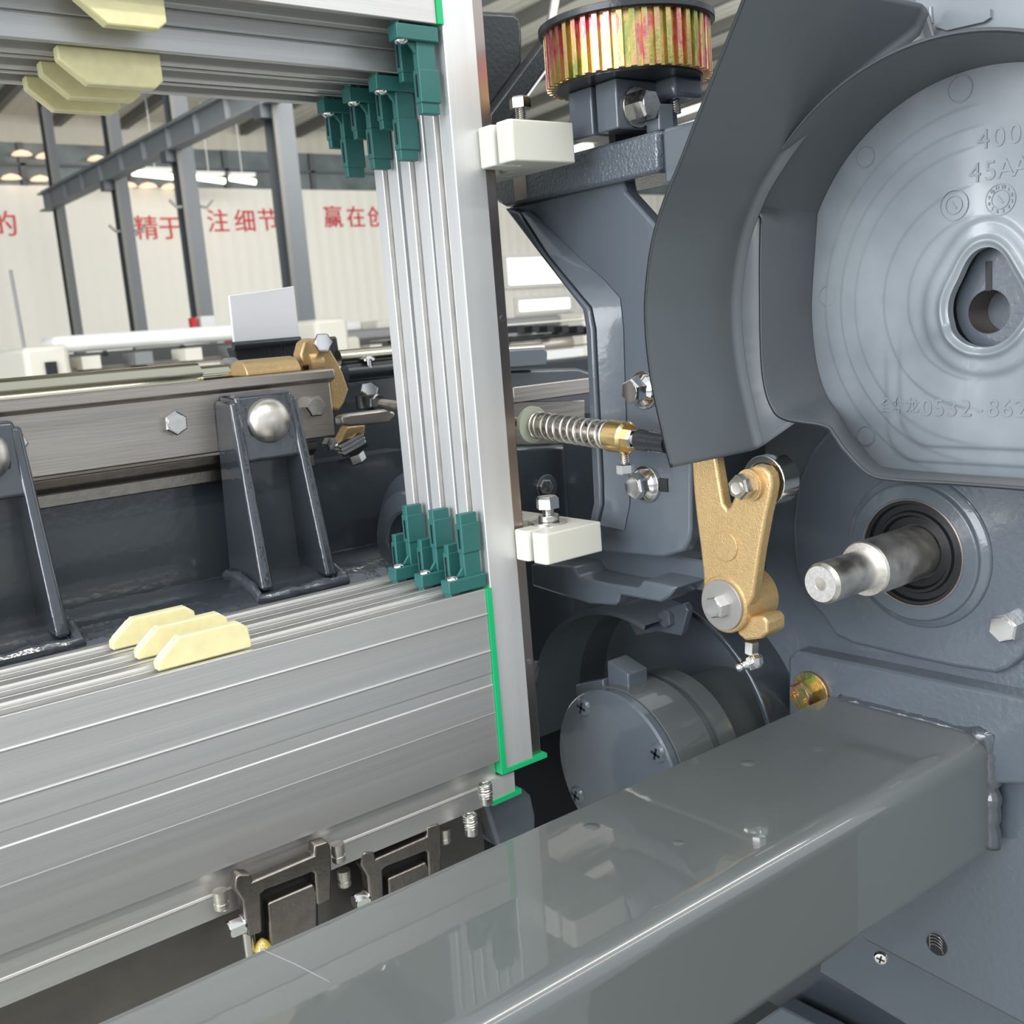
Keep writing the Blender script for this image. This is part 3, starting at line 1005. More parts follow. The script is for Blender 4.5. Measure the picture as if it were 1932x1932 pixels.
for (px, py, dial) in ((1883, 376, True), (1799, 387, False)):
    c = dpos(px, py)
    mb = MB()
    mb.ring(c, (-1, 0, 0), 0.0083, 0.0088, 0.0004, 32)
    mb.ring(c, (-1, 0, 0), 0.0049, 0.0052, 0.0004, 28)
    mb.obox(c, (0, 0.6, 0.8), (0, 0.8, -0.6), (1, 0, 0), 0.005, 0.0008, 0.0010)
    dd = mb.done('date_dial', TX, disc)
    if dial:
        for k in range(12):
            a = PI * 0.75 + k * PI / 6
            q = c + Vector((-0.0001, math.cos(-a + PI) * 0.0067 * -1, math.sin(-a + PI) * 0.0067))
            text_mesh('dial_number', str(k + 1), 0.0027, ROT_NX, q, TX, disc, 0.0004)
for px, py, r in ((1633, 296, 0.0065), (1562, 558, 0.0065), (1812, 168, 0.0075), (1635, 822, 0.0065)):
    mb = MB()
    mb.ring(atx(px, py, X2 - 0.0002), (-1, 0, 0), r - 0.0004, r, 0.0005, 28)
    mb.lathe(atx(px, py, X2 + 0.0004), (-1, 0, 0), [(0, r - 0.0006), (0.0006, r - 0.0008)], 28)
    mb.done('ejector_mark', TX, disc)

# hub seen through the keyhole
HX = X2 + 0.012
t = thing('split_hub', (HX, KY, KZ), 'blue-grey split clamp hub with a round bore seen through the keyhole', 'hub')
kh = []
for i in range(64):
    a = 2 * PI * i / 64
    kh.append((KY + math.cos(a) * (keyr(a) + 0.004), KZ + math.sin(a) * (keyr(a) + 0.004)))
BYc = atx(1866, 588, HX)
bore = [(BYc.y + 0.0128 * math.cos(2 * PI * i / 64), BYc.z + 0.0128 * math.sin(2 * PI * i / 64)) for i in range(64)]
mb = MB(); mb.loft([[(HX + 0.02, y, z) for y, z in kh], [(HX, y, z) for y, z in kh], [(HX, y, z) for y, z in bore], [(HX + 0.0004, y, z) for y, z in bore]], cap=False)
mb.done('clamp_face', 'cast', t)
mb = MB(); mb.loft([[(HX, y, z) for y, z in bore], [(HX + 0.04, y, z) for y, z in bore]], cap=False)
mb.face([(HX + 0.04, y, z) for y, z in bore])
mb.done('bore', 'bore', t)
a, b_ = atx(1859, 503, HX - 0.0006), atx(1871, 548, HX - 0.0006)
mb = MB(); mb.box(HX - 0.0006, HX, b_.y, a.y, b_.z, a.z + 0.003)
mb.done('clamp_slit', 'black', t)

# ------------------------------------------------------------------ gold lever
XL = 0.505
LB = atx(1366, 1140, XL)
t = thing('gold_lever', LB, 'gold painted forked lever with a roller bearing, below the shroud', 'lever')
out = [(1296, 780), (1305, 879), (1308, 930), (1313, 978), (1320, 1030), (1326, 1085), (1326, 1150), (1350, 1178), (1385, 1188), (1420, 1126), (1432, 1040), (1444, 974), (1452, 940), (1456, 915), (1453, 895), (1441, 882), (1424, 878), (1408, 886), (1400, 900), (1388, 930), (1377, 955), (1371, 961), (1364, 951), (1352, 880), (1338, 780)]
mb = MB(); mb.pix_x(out, XL, 0.009)
mb.done('arm', 'brass', t, bevel=0.0018, seg=3)
mb = MB(); mb.lathe(LB + Vector((-0.001, 0, 0)), (1, 0, 0), [(0, 0.0178), (0.001, 0.0188), (0.032, 0.0188), (0.033, 0.0178)], 48)
mb.done('hub', 'brass', t)
mb = MB(); mb.lathe(atx(1369, 1030, XL), (-1, 0, 0), [(-0.001, 0.0098), (0.0007, 0.0098), (0.0010, 0.0094)], 36)
mb.done('cast_disc', 'brass', t)
mb = MB(); mb.pris_x([(p.y, p.z) for p in [atx(a, b_, XL) for a, b_ in ((1376, 1170), (1432, 1165), (1440, 1176), (1440, 1198), (1428, 1208), (1398, 1212), (1384, 1200))]], XL + 0.004, XL + 0.022)
mb.done('nipple_boss', 'brass', t, bevel=0.0015)
bolt(t, LB + Vector((-0.001, 0, 0)), (-1, 0, 0), 0.013, 0.008, 'chrome', washer=0.0165, wt=0.002, rot=0.0, wmat='dull')
nb = atx(1418, 914, XL)
mb = MB(); mb.lathe(nb, (-1, 0, 0), [(-0.001, 0.0098), (0.003, 0.0098), (0.003, 0.0085), (0.004, 0.0085)], 24)
mb.done('spacer', 'brass', t)
nt = bolt(t, nb + Vector((-0.004, 0, 0)), (-1, 0, 0), 0.0135, 0.0095, 'steel', rot=0.5, name='nut', raised=False)
mb = MB(); mb.lathe(nb + Vector((-0.0136, 0, 0)), (-1, 0, 0), [(0, 0.0044), (0.0008, 0.004), (0.0004, 0.003)], 20)
mb.done('stud_end', 'shaft', nt)
bc = atx(1440, 908, XL + 0.012)
mb = MB(); mb.ring(bc, (1, 0, 0), 0.0118, 0.0160, 0.015, 48)
br = mb.done('bearing', 'chrome', t, bevel=0.0005)
mb = MB(); mb.ring(bc + Vector((0.0012, 0, 0)), (1, 0, 0), 0.005, 0.0119, 0.012, 40)
mb.done('bearing_shield', 'black', br)
g0 = atx(1418, 1212, XL + 0.012)
mb = MB()
mb.hexa(g0 + Vector((0, 0, 0.001)), (0, 0.08, -1), 0.0085, 0.0085)
g1 = g0 + Vector((0, -0.002, -0.012))
mb.lathe(g1 + Vector((0, 0, .005)), (0, 0, -1), [(0, 0.003), (0.002, 0.005), (0.006, 0.0055), (0.009, 0.004)], 18)
mb.hexa(g1, (-0.75, 0.35, -0.2), 0.0085, 0.006)
mb.lathe(g1 + Vector((-0.0045, 0.002, -0.001)), (-0.75, 0.35, -0.2), [(0, 0.0038), (0.003, 0.003), (0.004, 0.0024), (0.0055, 0.0033), (0.007, 0.0032), (0.0085, 0.0018)], 18)
mb.done('grease_nipple', 'chrome', t)

# ------------------------------------------------------------------ bracket casting
XB = 0.5
t = thing('guide_bracket', (0.52, 0.5, 1.12), 'blue-grey cast C-shaped bracket with two shelf arms beside the heald frames', 'bracket')
web = [(955, 392), (975, 400), (1025, 480), (1063, 529), (1105, 580), (1112, 620), (1117, 728), (1127, 900), (1129, 946), (1119, 985), (1105, 1010), (1140, 1042), (1250, 1052), (1290, 1040), (1300, 1020), (1303, 1000), (1304, 880), (1278, 640), (1272, 500), (1250, 440), (1180, 362), (1175, 338)]
mb = MB(); mb.pix_x(web, XB + 0.008, 0.012)
mb.done('web', 'paint', t, bevel=0.002)
# raised edge flange, rolled towards the viewer side
rib = [(958, 392), (985, 402), (1035, 480), (1075, 529), (1118, 580), (1126, 620), (1131, 728), (1140, 900), (1141, 950), (1132, 985), (1119, 985), (1127, 946), (1117, 728), (1112, 620), (1106, 584), (1063, 529), (1025, 480)]
P0 = [atx(a, b_, XB) for a, b_ in rib]
mb = MB(); mb.pris_x([(p.y, p.z) for p in P0], XB - 0.004, XB + 0.03)
mb.done('edge_flange', 'paint', t, bevel=0.002, seg=3)
# inner fillet ramp between flange and plate
inn = [(1000, 398), (1085, 480), (1140, 529), (1170, 563), (1176, 620), (1179, 728), (1186, 900), (1188, 950), (1178, 1000)]
outr = [(985, 402), (1035, 480), (1075, 529), (1118, 580), (1126, 620), (1131, 728), (1140, 900), (1141, 950), (1132, 990)]
mb = MB()
mb.loft([[atx(a, b_, XB - 0.0035) for a, b_ in outr], [atx(a, b_, XB + 0.0075) for a, b_ in inn]], cap=False, closed=False)
mb.done('ramp', 'paint', t, solid=0.0012, smooth=60)
# upper arm
up = [(943, 322), (996, 312), (1238, 242), (1300, 230), (1340, 330), (1270, 339), (1243, 323), (961, 388), (946, 380)]
mb = MB()
P0 = [atx(a, b_, XB) for a, b_ in ((945, 318), (1238, 242), (1243, 323), (961, 388))]
Q0 = [(P0[0].y, 1.3605), (P0[1].y, 1.3605), (P0[2].y, 1.335), (P0[3].y, 1.335)]
mb.pris_x([(0.645, 1.352), (0.632, 1.3605), (0.477, 1.3605), (0.477, 1.3355), (0.632, 1.3355), (0.645, 1.342)], XB, XB + 0.055)
mb.done('upper_arm', 'hammer', t, bevel=0.0025)
mb = MB(); mb.box(XB + 0.004, XB + 0.07, 0.43, 0.477, 1.327, 1.3615)
mb.done('arm_root', 'paint', t, bevel=0.003)
mb = MB(); mb.pris_x([(0.618, 1.3585), (0.604, 1.3585), (0.604, 1.3375), (0.618, 1.3375)], XB - 0.0012, XB + 0.002)
mb.done('machined_land', 'steel_plate', t)
# lower arm with recess
lowpix = [(1001, 1064), (1075, 1069), (1083, 1073), (1092, 1089), (1150, 1102), (1200, 1109), (1207, 1104), (1211, 1095), (1277, 1108), (1262, 1126), (1246, 1137), (1190, 1127), (1169, 1123), (1166, 1135), (1160, 1143), (1110, 1140), (1004, 1106)]
mb = MB(); mb.pix_x(lowpix, XB, 0.030)
mb.done('lower_arm', 'paint', t, bevel=0.0018)
mb = MB()
P0 = [atx(a, b_, XB + 0.03) for a, b_ in ((1137, 1034), (1216, 1046), (1345, 1085), (1310, 1106), (1180, 1108), (1050, 1070))]
mb.box(XB + 0.028, XB + 0.052, 0.462, 0.63, 1.062, 1.0835)
mb.done('lower_arm_back', 'paint', t, bevel=0.0018)
mb = MB(); mb.cyl((XB + 0.036, 0.487, 1.0838), (XB + 0.036, 0.487, 1.0840), 0.0042, 16)
mb.done('dowel_hole', 'black', t)
# bolts of the plate
for a, b_ in ((1218, 735), (1222, 912)):
    p = atx(a, b_, XB + 0.008)
    bolt(t, p, (-1, 0, 0), 0.0150, 0.012, 'chrome', washer=0.0125, wt=0.003, rot=0.1 if b_ < 800 else 0.4, flange=0.0105)
    mb = MB(); mb.obox(p + Vector((-0.0004, -0.010, 0)), (0, 1, 0), (0, 0, 1), (1, 0, 0), 0.018, 0.009, 0.001)
    mb.done('slot', 'black', t)

# ------------------------------------------------------------------ toothed pulley
PC = Vector((0.517, 0.515, 0))
t = thing('toothed_pulley', (PC.x, PC.y, 1.42), 'gold zinc-plated toothed belt pulley with black flange, top centre', 'pulley')
ZB_, ZT_ = 1.3965, 1.4285
NT = 44
mb = MB()
loop = []
for k in range(NT):
    a = 2 * PI * k / NT
    for da, r in ((-0.30, 0.0495), (-0.22, 0.0530), (0.22, 0.0530), (0.30, 0.0495)):
        aa = a + da * 2 * PI / NT
        loop.append((PC.x + r * math.cos(aa), PC.y + r * math.sin(aa)))
mb.pris_z(loop, ZB_, ZT_)
mb.done('toothed_rim', 'zinc', t, smooth=25)
mb = MB(); mb.lathe((PC.x, PC.y, ZT_), (0, 0, 1), [(0, 0.0545), (0.001, 0.0560), (0.0045, 0.0560), (0.005, 0.055)], 72)
mb.done('rim_flange', 'blackpaint', t)
mb = MB(); mb.lathe((PC.x, PC.y, ZB_ - 0.001), (0, 0, 1), [(0, 0.047), (0.002, 0.047)], 48)
mb.done('lower_face', 'blackpaint', t)
mb = MB(); mb.lathe((PC.x + 0.01, PC.y, ZT_ + 0.004), (0, 0, 1), [(0, 0.012), (0.005, 0.010), (0.008, 0.005)], 20)
mb.done('centre_nut', 'chrome', t)
t = thing('pulley_stand', (0.51, 0.515, 1.36), 'blue-grey split clamp block with a hex bolt under the toothed pulley', 'clamp block')
mb = MB()
c0 = aty(1165, 158, 0.5)
mb.box(0.4905, 0.545, 0.5, 0.519, 1.3655, 1.3955)
mb.done('clamp_jaw', 'paint', t, bevel=0.0012)
mb = MB(); mb.box(0.4905, 0.545, 0.523, 0.545, 1.3655, 1.3955)
mb.done('clamp_jaw', 'paint', t, bevel=0.0012)
mb = MB(); mb.box(0.505, 0.545, 0.518, 0.524, 1.3603, 1.395)
mb.done('slit_core', 'black', t)
bolt(t, aty(1200, 203, 0.5), (0, -1, 0), 0.0165, 0.0115, 'steel', washer=0.0125, wt=0.002, rot=0.2)
mb = MB(); mb.box(0.526, 0.553, 0.484, 0.520, 1.3835, 1.397)
mb.done('lug', 'cast', t, bevel=0.003)
mb = MB()
q = aty(1273, 190, 0.495)
prof = []
for i in range(7):
    prof += [(i * 0.0014, 0.0040), (i * 0.0014 + 0.0007, 0.0034)]
mb.lathe((q.x, 0.495, 1.3845), (0, 0, -1), prof, 18)
mb.done('set_screw', 'steel', t)
mb = MB(); mb.pix_y([(1243, 195), (1270, 195), (1272, 246), (1245, 246)], 0.4865, 0.012)
mb.done('post', 'paint', t, bevel=0.001)

# black drive box, belt arm and rod behind the uprights
t = thing('drive_box', (0.55, 0.75, 1.4), 'matt black drive box behind the tall upright, top centre', 'machine box')
mb = MB(); mb.pix_y([(890, 18), (970, 22), (984, 34), (987, 60), (990, 235), (900, 260), (885, 250)], 0.6525, 0.07)
mb.done('case', 'blackpaint', t, bevel=0.005, seg=3)
t = thing('belt_arm', (0.55, 0.66, 1.4), 'black angled arm running from the drive box to the pulley', 'arm')
P = [aty(a, b_, 0.64) for a, b_ in ((1030, 72), (1048, 62), (1035, 125), (1000, 178), (925, 262), (925, 215))]
mb = MB(); mb.pris_y([(p.x, p.z) for p in P], 0.64, 0.652)
mb.done('arm_plate', 'blackpaint', t, bevel=0.0015)
t = thing('tie_rod', aty(1042, 30, 0.60), 'thin bright steel rod rising beside the toothed pulley', 'rod')
mb = MB(); mb.cyl(aty(1055, -40, 0.60), aty(1036, 62, 0.60), 0.0035, 16)
mb.done('rod', 'shaft', t)
t = thing('steel_wire', aty(1010, 150, 0.655), 'thin steel wire slanting beneath the black arm', 'wire')
mb = MB(); mb.cyl(aty(1034, 128, 0.637), aty(992, 186, 0.637), 0.0011, 8)
mb.done('wire', 'steel', t)

# ================================================================== HEALD FRAMES
FY = [0.56, 0.592, 0.6255, 0.660]
ZTOP = [1.433, 1.411, 1.411, 1.411]
ZBOT = [1.08, 1.08, 1.08, 1.035]
CLIPX_T = [(0.168, 0.238), (0.1735, 0.2275), (0.1745, 0.2285), (0.1745, 0.2285)]
flab = ['front aluminium heald frame, its wide bottom rail nearest the viewer', 'second aluminium heald frame from the front',
        'third aluminium heald frame from the front', 'rearmost aluminium heald frame, only its top rail and bracket visible']


def clip(parent, x0, x1, y, z, up, lab):
    s = 1 if up else -1
    h = 0.0155
    mb = MB()
    prof = [(x0, z - s * 0.001), (x0, z + s * 0.004), (x0 + 0.014, z + s * h), (x1 - 0.006, z + s * h), (x1 - 0.001, z + s * (h - 0.004)), (x1, z + s * 0.002), (x1, z - s * 0.001)]
    if not up:
        prof = [(x0, z + 0.001), (x0, z - 0.006), (x0 + 0.014, z - h - .002), (x1 - 0.005, z - h - .002), (x1, z - h + 0.002), (x1, z + 0.001)]
    mb.pris_y(prof, y, y + 0.0078)
    # groove along the end faces
    o = mb.done('rail_clip', 'yellow', parent, bevel=0.0009, label=lab)
    mb = MB()
    mb.obox((x0 + 0.0066, y + 0.0039, z + s * 0.0098), Vector((0.014, 0, s * 0.0115)), (0, 1, 0), Vector((-s * 0.0115, 0, 0.014)), 0.013, 0.0022, 0.0016)
    mb.done('clip_groove', 'nylon', o)
    return o


def bracket(parent, x, y, z, up):
    """teal rod holder: base along the rail, tall clamp and short rear clamp; x = left edge of the tall clamp"""
    s = 1 if up else -1
    B = lambda m_, x0, x1, y0, y1, a, b_: m_.box(x0, x1, y0, y1, min(z + s * a, z + s * b_), max(z + s * a, z + s * b_))
    mb = MB()
    B(mb, x - 0.0150, x + 0.0150, y + 0.0005, y + 0.0105, 0.0015, 0.0105)
    B(mb, x - 0.0135, x - 0.0115, y + 0.002, y + 0.009, -0.003, 0.002)
    base = mb.done('rod_bracket', 'teal', parent, bevel=0.0007, label='teal plastic rod bracket')
    mb = MB()
    B(mb, x, x + 0.0132, y + 0.0030, y + 0.0085, 0.009, 0.052)
    B(mb, x - 0.0006, x + 0.0142, y + 0.0020, y + 0.0092, 0.026, 0.0455)
    mb.loft([[(x - 0.006, yy, z + s * 0.0105) for yy in (y + 0.0045, y + 0.0065)] + [(x + 0.001, yy, z + s * 0.0105) for yy in (y + 0.0065, y + 0.0045)],
             [(x - 0.0005, yy, z + s * 0.017) for yy in (y + 0.0045, y + 0.0065)] + [(x + 0.001, yy, z + s * 0.017) for yy in (y + 0.0065, y + 0.0045)]])
    mb.done('tall_clamp', 'teal', base, bevel=0.0006)
    mb = MB()
    B(mb, x - 0.001, x + 0.0122, y + 0.0195, y + 0.0245, -0.004, 0.0300)
    B(mb, x - 0.0016, x + 0.0132, y + 0.0188, y + 0.0252, 0.005, 0.0245)
    B(mb, x - 0.001, x + 0.010, y + 0.0100, y + 0.0245, -0.002, 0.003)
    mb.done('short_clamp', 'teal', base, bevel=0.0006)
    mb = MB()
    B(mb, x - 0.0010, x, y + 0.0048, y + 0.0062, 0.029, 0.042)
    B(mb, x - 0.0021, x - 0.001, y + 0.0213, y + 0.0227, 0.008, 0.0215)
    mb.done('clamp_slot', 'black', base)
    mb = MB()
    mb.lathe((x - 0.0095, y + 0.0052, z + s * 0.010), (0, 0, s), [(0, 0.0042), (0.001, 0.0042), (0.0022, 0.0034), (0.003, 0.0016)], 20)
    mb.done('screw', 'chrome', base)
    return base


for k in range(4):
    y0 = FY[k]
    zt, zb = ZTOP[k], ZBOT[k]
    t = thing('heald_frame', (0.2, y0, zb - 0.13), flab[k], 'heald frame', 'aluminium heald frames')
    # top rail, channel section along X
    th = 0.0295
    prof = [(0, 0), (0.0045, 0), (0.0045, 0.006), (0.0215, 0.006), (0.0215, 0), (th, 0), (th, 0.09), (0, 0.09), (0, 0.0138), (0.0022, 0.0138), (0.0022, 0.0126), (0, 0.0126)]
    if k == 0:
        prof = [(0, 0), (0.0045, 0), (0.0045, 0.006), (0.0215, 0.006), (0.0215, 0), (th, 0), (th, 0.09), (0, 0.09)]
    mb = MB(); mb.pris_x([(y0 + a, zt + b_) for a, b_ in prof], -0.5, 0.402)
    mb.done('top_rail', 'alu_x', t, bevel=0.0005)
    # bottom rail
    pr_ = [(0, 0), (0.0035, 0), (0.0045, -0.0015), (0.0085, -0.0015), (0.009, -0.006), (0.0165, -0.006), (0.017, -0.0015), (0.0225, -0.0015), (0.023, 0), (th, 0), (th, -0.121),
           (0, -0.121), (0, -0.0870), (-0.0003, -0.0862), (0, -0.0855), (0, -0.0665), (0.0005, -0.066), (0.0005, -0.0585), (0, -0.058), (0, -0.0440), (-0.0009, -0.0428), (0, -0.0412), (0, -0.0185), (-0.0009, -0.0172), (0, -0.0158)]
    mb = MB(); mb.pris_x([(y0 + a, zb + b_) for a, b_ in pr_], -0.5, 0.402)
    mb.done('bottom_rail', 'alu_x', t, bevel=0.0003)
    # side stave: channel open towards the left, plus the broad front strip
    sx = 0.4062 if k < 3 else 0.432
    mb = MB()
    sp_ = [(sx, y0), (sx + 0.0243, y0), (sx + 0.0243, y0 + th), (sx, y0 + th), (sx, y0 + th - 0.0110), (sx + 0.015, y0 + th - 0.0110), (sx + 0.015, y0 + 0.0125), (sx, y0 + 0.0125)]
    zl, zh = zb - 0.128, zt + 0.10
    mb.pris_z(sp_, zl, zh)
    mb.done('side_stave', 'alu_z', t, bevel=0.0006)
    mb = MB(); mb.box(sx + 0.0243, sx + 0.0343, y0 + 0.003, y0 + th - 0.004, zl, zh)
    ws = mb.done('wear_strip', 'wear', t, bevel=0.0008)
    if k == 0:
        mb = MB()
        for zz in (1.255, 1.02):
            mb.lathe((sx + 0.030, y0 + 0.0032, zz), (0, -1, 0), [(0, 0.0022), (0.0008, 0.0018)], 14)
        mb.done('rivet', 'steel', ws)
        mb = MB()
        mb.pris_y([(0.4022, zb), (0.4062, zb), (0.4062, zb - 0.1278), (sx + 0.036, zb - 0.1278), (sx + 0.036, zb - 0.1310), (0.4022, zb - 0.1310)], y0 - 0.0012, y0 + 0.020)
        mb.done('gasket', 'green', t, label='bright green corner gasket')
        mb = MB(); mb.box(0.4022, 0.4062, y0 - 0.0012, y0 + 0.02, zt, zt + 0.09)
        mb.done('gasket', 'green', t, label='bright green corner gasket')
    # rods and brackets
    bx = 0.3890
    tx_ = 0.3878 if k == 0 else 0.3905
    bracket(t, tx_, y0, zt, False)
    if k < 3:
        bracket(t, bx, y0, zb, True)
    if k < 3:
        mb = MB(); mb.cyl((sx + 0.004, y0 + 0.0165, zb + 0.004), (sx + 0.004, y0 + 0.0165, zt - 0.004), 0.0011, 10)
        mb.done('heald_rod', 'shaft', t)
    a, b_ = ((152, 322), (103, 301), (67, 255), (35, 215))[k]
    a, b_ = aty(a, 60, y0 + 0.009).x, aty(b_, 90, y0 + 0.009).x
    clip(t, a, b_, y0 + 0.009, zt, False, 'pale yellow plastic clip under the top rail')
    if k < 3:
        clip(t, aty((297, 262, 217)[k], 1245, y0 + 0.009).x, aty((474, 437, 377)[k], 1205, y0 + 0.009).x, y0 + 0.009, zb, True, 'pale yellow plastic clip on the bottom rail')
    if k == 0:
        # lower lip of the bottom rail
        mb = MB(); mb.pris_x([(y0 + a_, zb + b2) for a_, b2 in ((0.004, -0.120), (0.022, -0.120), (0.022, -0.152), (0.006, -0.152), (0.006, -0.1385), (0.0045, -0.1375), (0.006, -0.1365), (0.006, -0.1225))], -0.5, 0.402)
        mb.done('lower_rail', 'alu_x', t, bevel=0.0003)

# green-edged foot block under the stave with springs
p = aty(930, 1495, 0.562)
t = thing('foot_block', (0.40, 0.565, 0.93), 'grey foot block with green edging under the front heald stave', 'foot block')
P = [aty(a, b_, 0.562) for a, b_ in ((925, 1472), (970, 1456), (972, 1492), (928, 1512))]
mb = MB(); mb.pris_y([(q.x, q.z) for q in P], 0.562, 0.58)
mb.done('block', 'alu_z', t)
P = [aty(a, b_, 0.5605) for a, b_ in ((922, 1516), (984, 1488), (984, 1497), (930, 1521))]
mb = MB(); mb.pris_y([(q.x, q.z) for q in P], 0.5605, 0.58)
mb.done('edging', 'green', t)


def spring(px, py0, py1, y, lab):
    a = aty(px, py0, y)
    b_ = aty(px + 2, py1, y)
    t = thing('coil_spring', b_, lab, 'spring', 'small springs under the rail')
    mb = MB(); mb.coil(Vector((b_.x, y, b_.z + 0.004)), Vector((b_.x, y, a.z)), 0.0040, 0.0011, 5.0, 16, 0.8)
    mb.done('coil', 'steel', t)
    mb = MB(); mb.lathe((b_.x, y, b_.z - 0.003), (0, 0, 1), [(0, 0.0036), (0.001, 0.0046), (0.0055, 0.0046), (0.0065, 0.0036)], 20)
    mb.done('cap', 'steel', t)


spring(915, 1480, 1510, 0.552, 'small coil spring with round cap beside the green-edged block')
spring(887, 1538, 1568, 0.556, 'small coil spring hanging lower, left of the green-edged block')


def pin(px, py0, py1, y, lab):
    a, b_ = aty(px, py0, y), aty(px, py1, y)
    mb = MB()
    h = a.z - b_.z
    mb.lathe((b_.x, y, b_.z), (0, 0, 1), [(0, 0.0034), (0.001, 0.0042), (h * 0.35, 0.0042), (h * 0.36, 0.0036), (h * 0.5, 0.0036), (h * 0.51, 0.0042), (h, 0.0042)], 20)
    o = mb.done('guide_pin', 'shaft', None)
    tag(o, lab, 'pin', 'guide pins under the rail')


pin(419, 1678, 1716, 0.556, 'steel guide pin left of the larger coupling clamp')
pin(640, 1590, 1626, 0.556, 'steel guide pin right of the larger coupling clamp, under the rail')
pin(651, 1640, 1672, 0.572, 'steel guide pin between the two coupling clamps')
pin(840, 1562, 1590, 0.572, 'steel guide pin right of the smaller coupling clamp')

# panel under the rails
t = thing('steel_skirt', (0.1, 0.62, 0.8), 'dark grey-brown steel panel below the heald frame rails', 'panel')
mb = MB(); mb.box(-0.5, 0.41, 0.60, 0.61, 0.70, 0.935)
mb.done('sheet', 'skirt', t)
mb = MB(); mb.box(-0.5, 0.41, 0.596, 0.60, 0.905, 0.911)
mb.done('seam', 'skirt', t)
p = aty(960, 1530, 0.59)
t = thing('stave_guide', p, 'rounded grey plastic guide at the foot of the staves', 'guide')
P = [aty(a, b_, 0.588) for a, b_ in ((915, 1520), (985, 1485), (1003, 1500), (1012, 1540), (1012, 1600), (940, 1600))]
mb = MB(); mb.pris_y([(q.x, q.z) for q in P], 0.588, 0.612)
mb.done('shoe', 'paint', t, bevel=0.003, seg=3)


# coupling clamps
def coupling(y, ox, oz, lab, grease):
    base = aty(446, 1653, 0.55)
    pts = [(443, 1677), (446, 1655), (452, 1649), (474, 1649), (477, 1663), (593, 1614), (594, 1595), (618, 1587), (624, 1597), (625, 1610), (626, 1640), (625, 1698), (599, 1709), (595, 1650), (590, 1646), (500, 1680), (493, 1687), (496, 1755), (494, 1760), (469, 1768), (466, 1750), (458, 1700)]
    P = [aty(a, b_, 0.55) for a, b_ in pts]
    off = Vector((ox, 0, oz))
    t = thing('coupling_clamp', base + off + Vector((0.02, y - 0.55, -0.03)), lab, 'clamp', 'steel coupling clamps')
    mb = MB(); mb.pris_y([(p.x + ox, p.z + oz) for p in P], y, y + 0.009)
    mb.done('frame', 'dark_steel', t, bevel=0.0012)
    P = [aty(a, b_, 0.553) for a, b_ in ((503, 1702), (589, 1665), (597, 1680), (597, 1790), (512, 1830))]
    mb = MB(); mb.pris_y([(p.x + ox, p.z + oz) for p in P], y + 0.001, y + 0.013)
    mb.done('jaw', 'dark_steel', t, bevel=0.0015)
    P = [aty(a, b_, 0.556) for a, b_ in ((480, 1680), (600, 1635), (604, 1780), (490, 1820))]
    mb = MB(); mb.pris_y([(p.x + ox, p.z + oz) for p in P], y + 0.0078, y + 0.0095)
    mb.done('opening', 'void', t)  # added black plate standing for the shade in the gap round the jaw
    q = aty(458, 1742, 0.556)
    bolt(t, (q.x + ox, y + 0.005, q.z + oz), (-1, 0, 0), 0.0095, 0.008, 'chrome', washer=0.0056, wt=0.0012, rot=0.2)
    mb = MB(); mb.cyl((q.x + ox + 0.002, y + 0.007, q.z + oz - 0.005), (q.x + ox + 0.002, y + 0.007, q.z + oz - 0.06), 0.0035, 14)
    mb.done('pull_rod', 'steel', t)
    if grease:
        mb = MB()
        q = aty(497, 1768, 0.551)
        mb.lathe((q.x + ox, y + 0.004, q.z + oz - 0.004), (0, 0, 1), [(-0.010, 0.004), (-0.004, 0.0055), (0, 0.003), (0.0015, 0.001)], 14)
        mb.done('grease', 'grease', t)
    return t


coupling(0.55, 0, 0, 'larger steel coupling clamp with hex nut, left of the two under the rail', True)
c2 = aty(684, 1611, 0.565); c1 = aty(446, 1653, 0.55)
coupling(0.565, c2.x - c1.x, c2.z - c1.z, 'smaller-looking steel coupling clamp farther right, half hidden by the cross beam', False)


# ------------------------------------------------------------------ nylon guide blocks
def comb(name, z0, z1, y0, xs, lab):
    t = thing(name, (xs[1], y0, z0), lab, 'guide block', 'white nylon guide blocks')
    mb = MB()
    loop = [(xs[2], y0), (xs[2], y0 + 0.115)]
    n, pt_ = 8, 0.0185
    poly = [(xs[2], y0 + n * pt_)]
    for k in reversed(range(n)):
        ys = y0 + k * pt_
        xl = xs[0] if k < 3 and ys + 0.0155 < 0.5625 else xs[3]
        xi = max(xl + 0.014, min(xs[1], xl + 0.02))
        poly += [(xi, ys + pt_), (xi - 0.001, ys + 0.0150), (xl + 0.002, ys + 0.0150), (xl, ys + 0.0130), (xl, ys + 0.002), (xl + 0.002, ys)]
    poly += [(xs[2], y0)]
    # the right half carries a recess from above
    mb.pris_z(poly, z0, z1)
    body = mb.done('comb', 'nylon', t, bevel=0.0012)
    return t


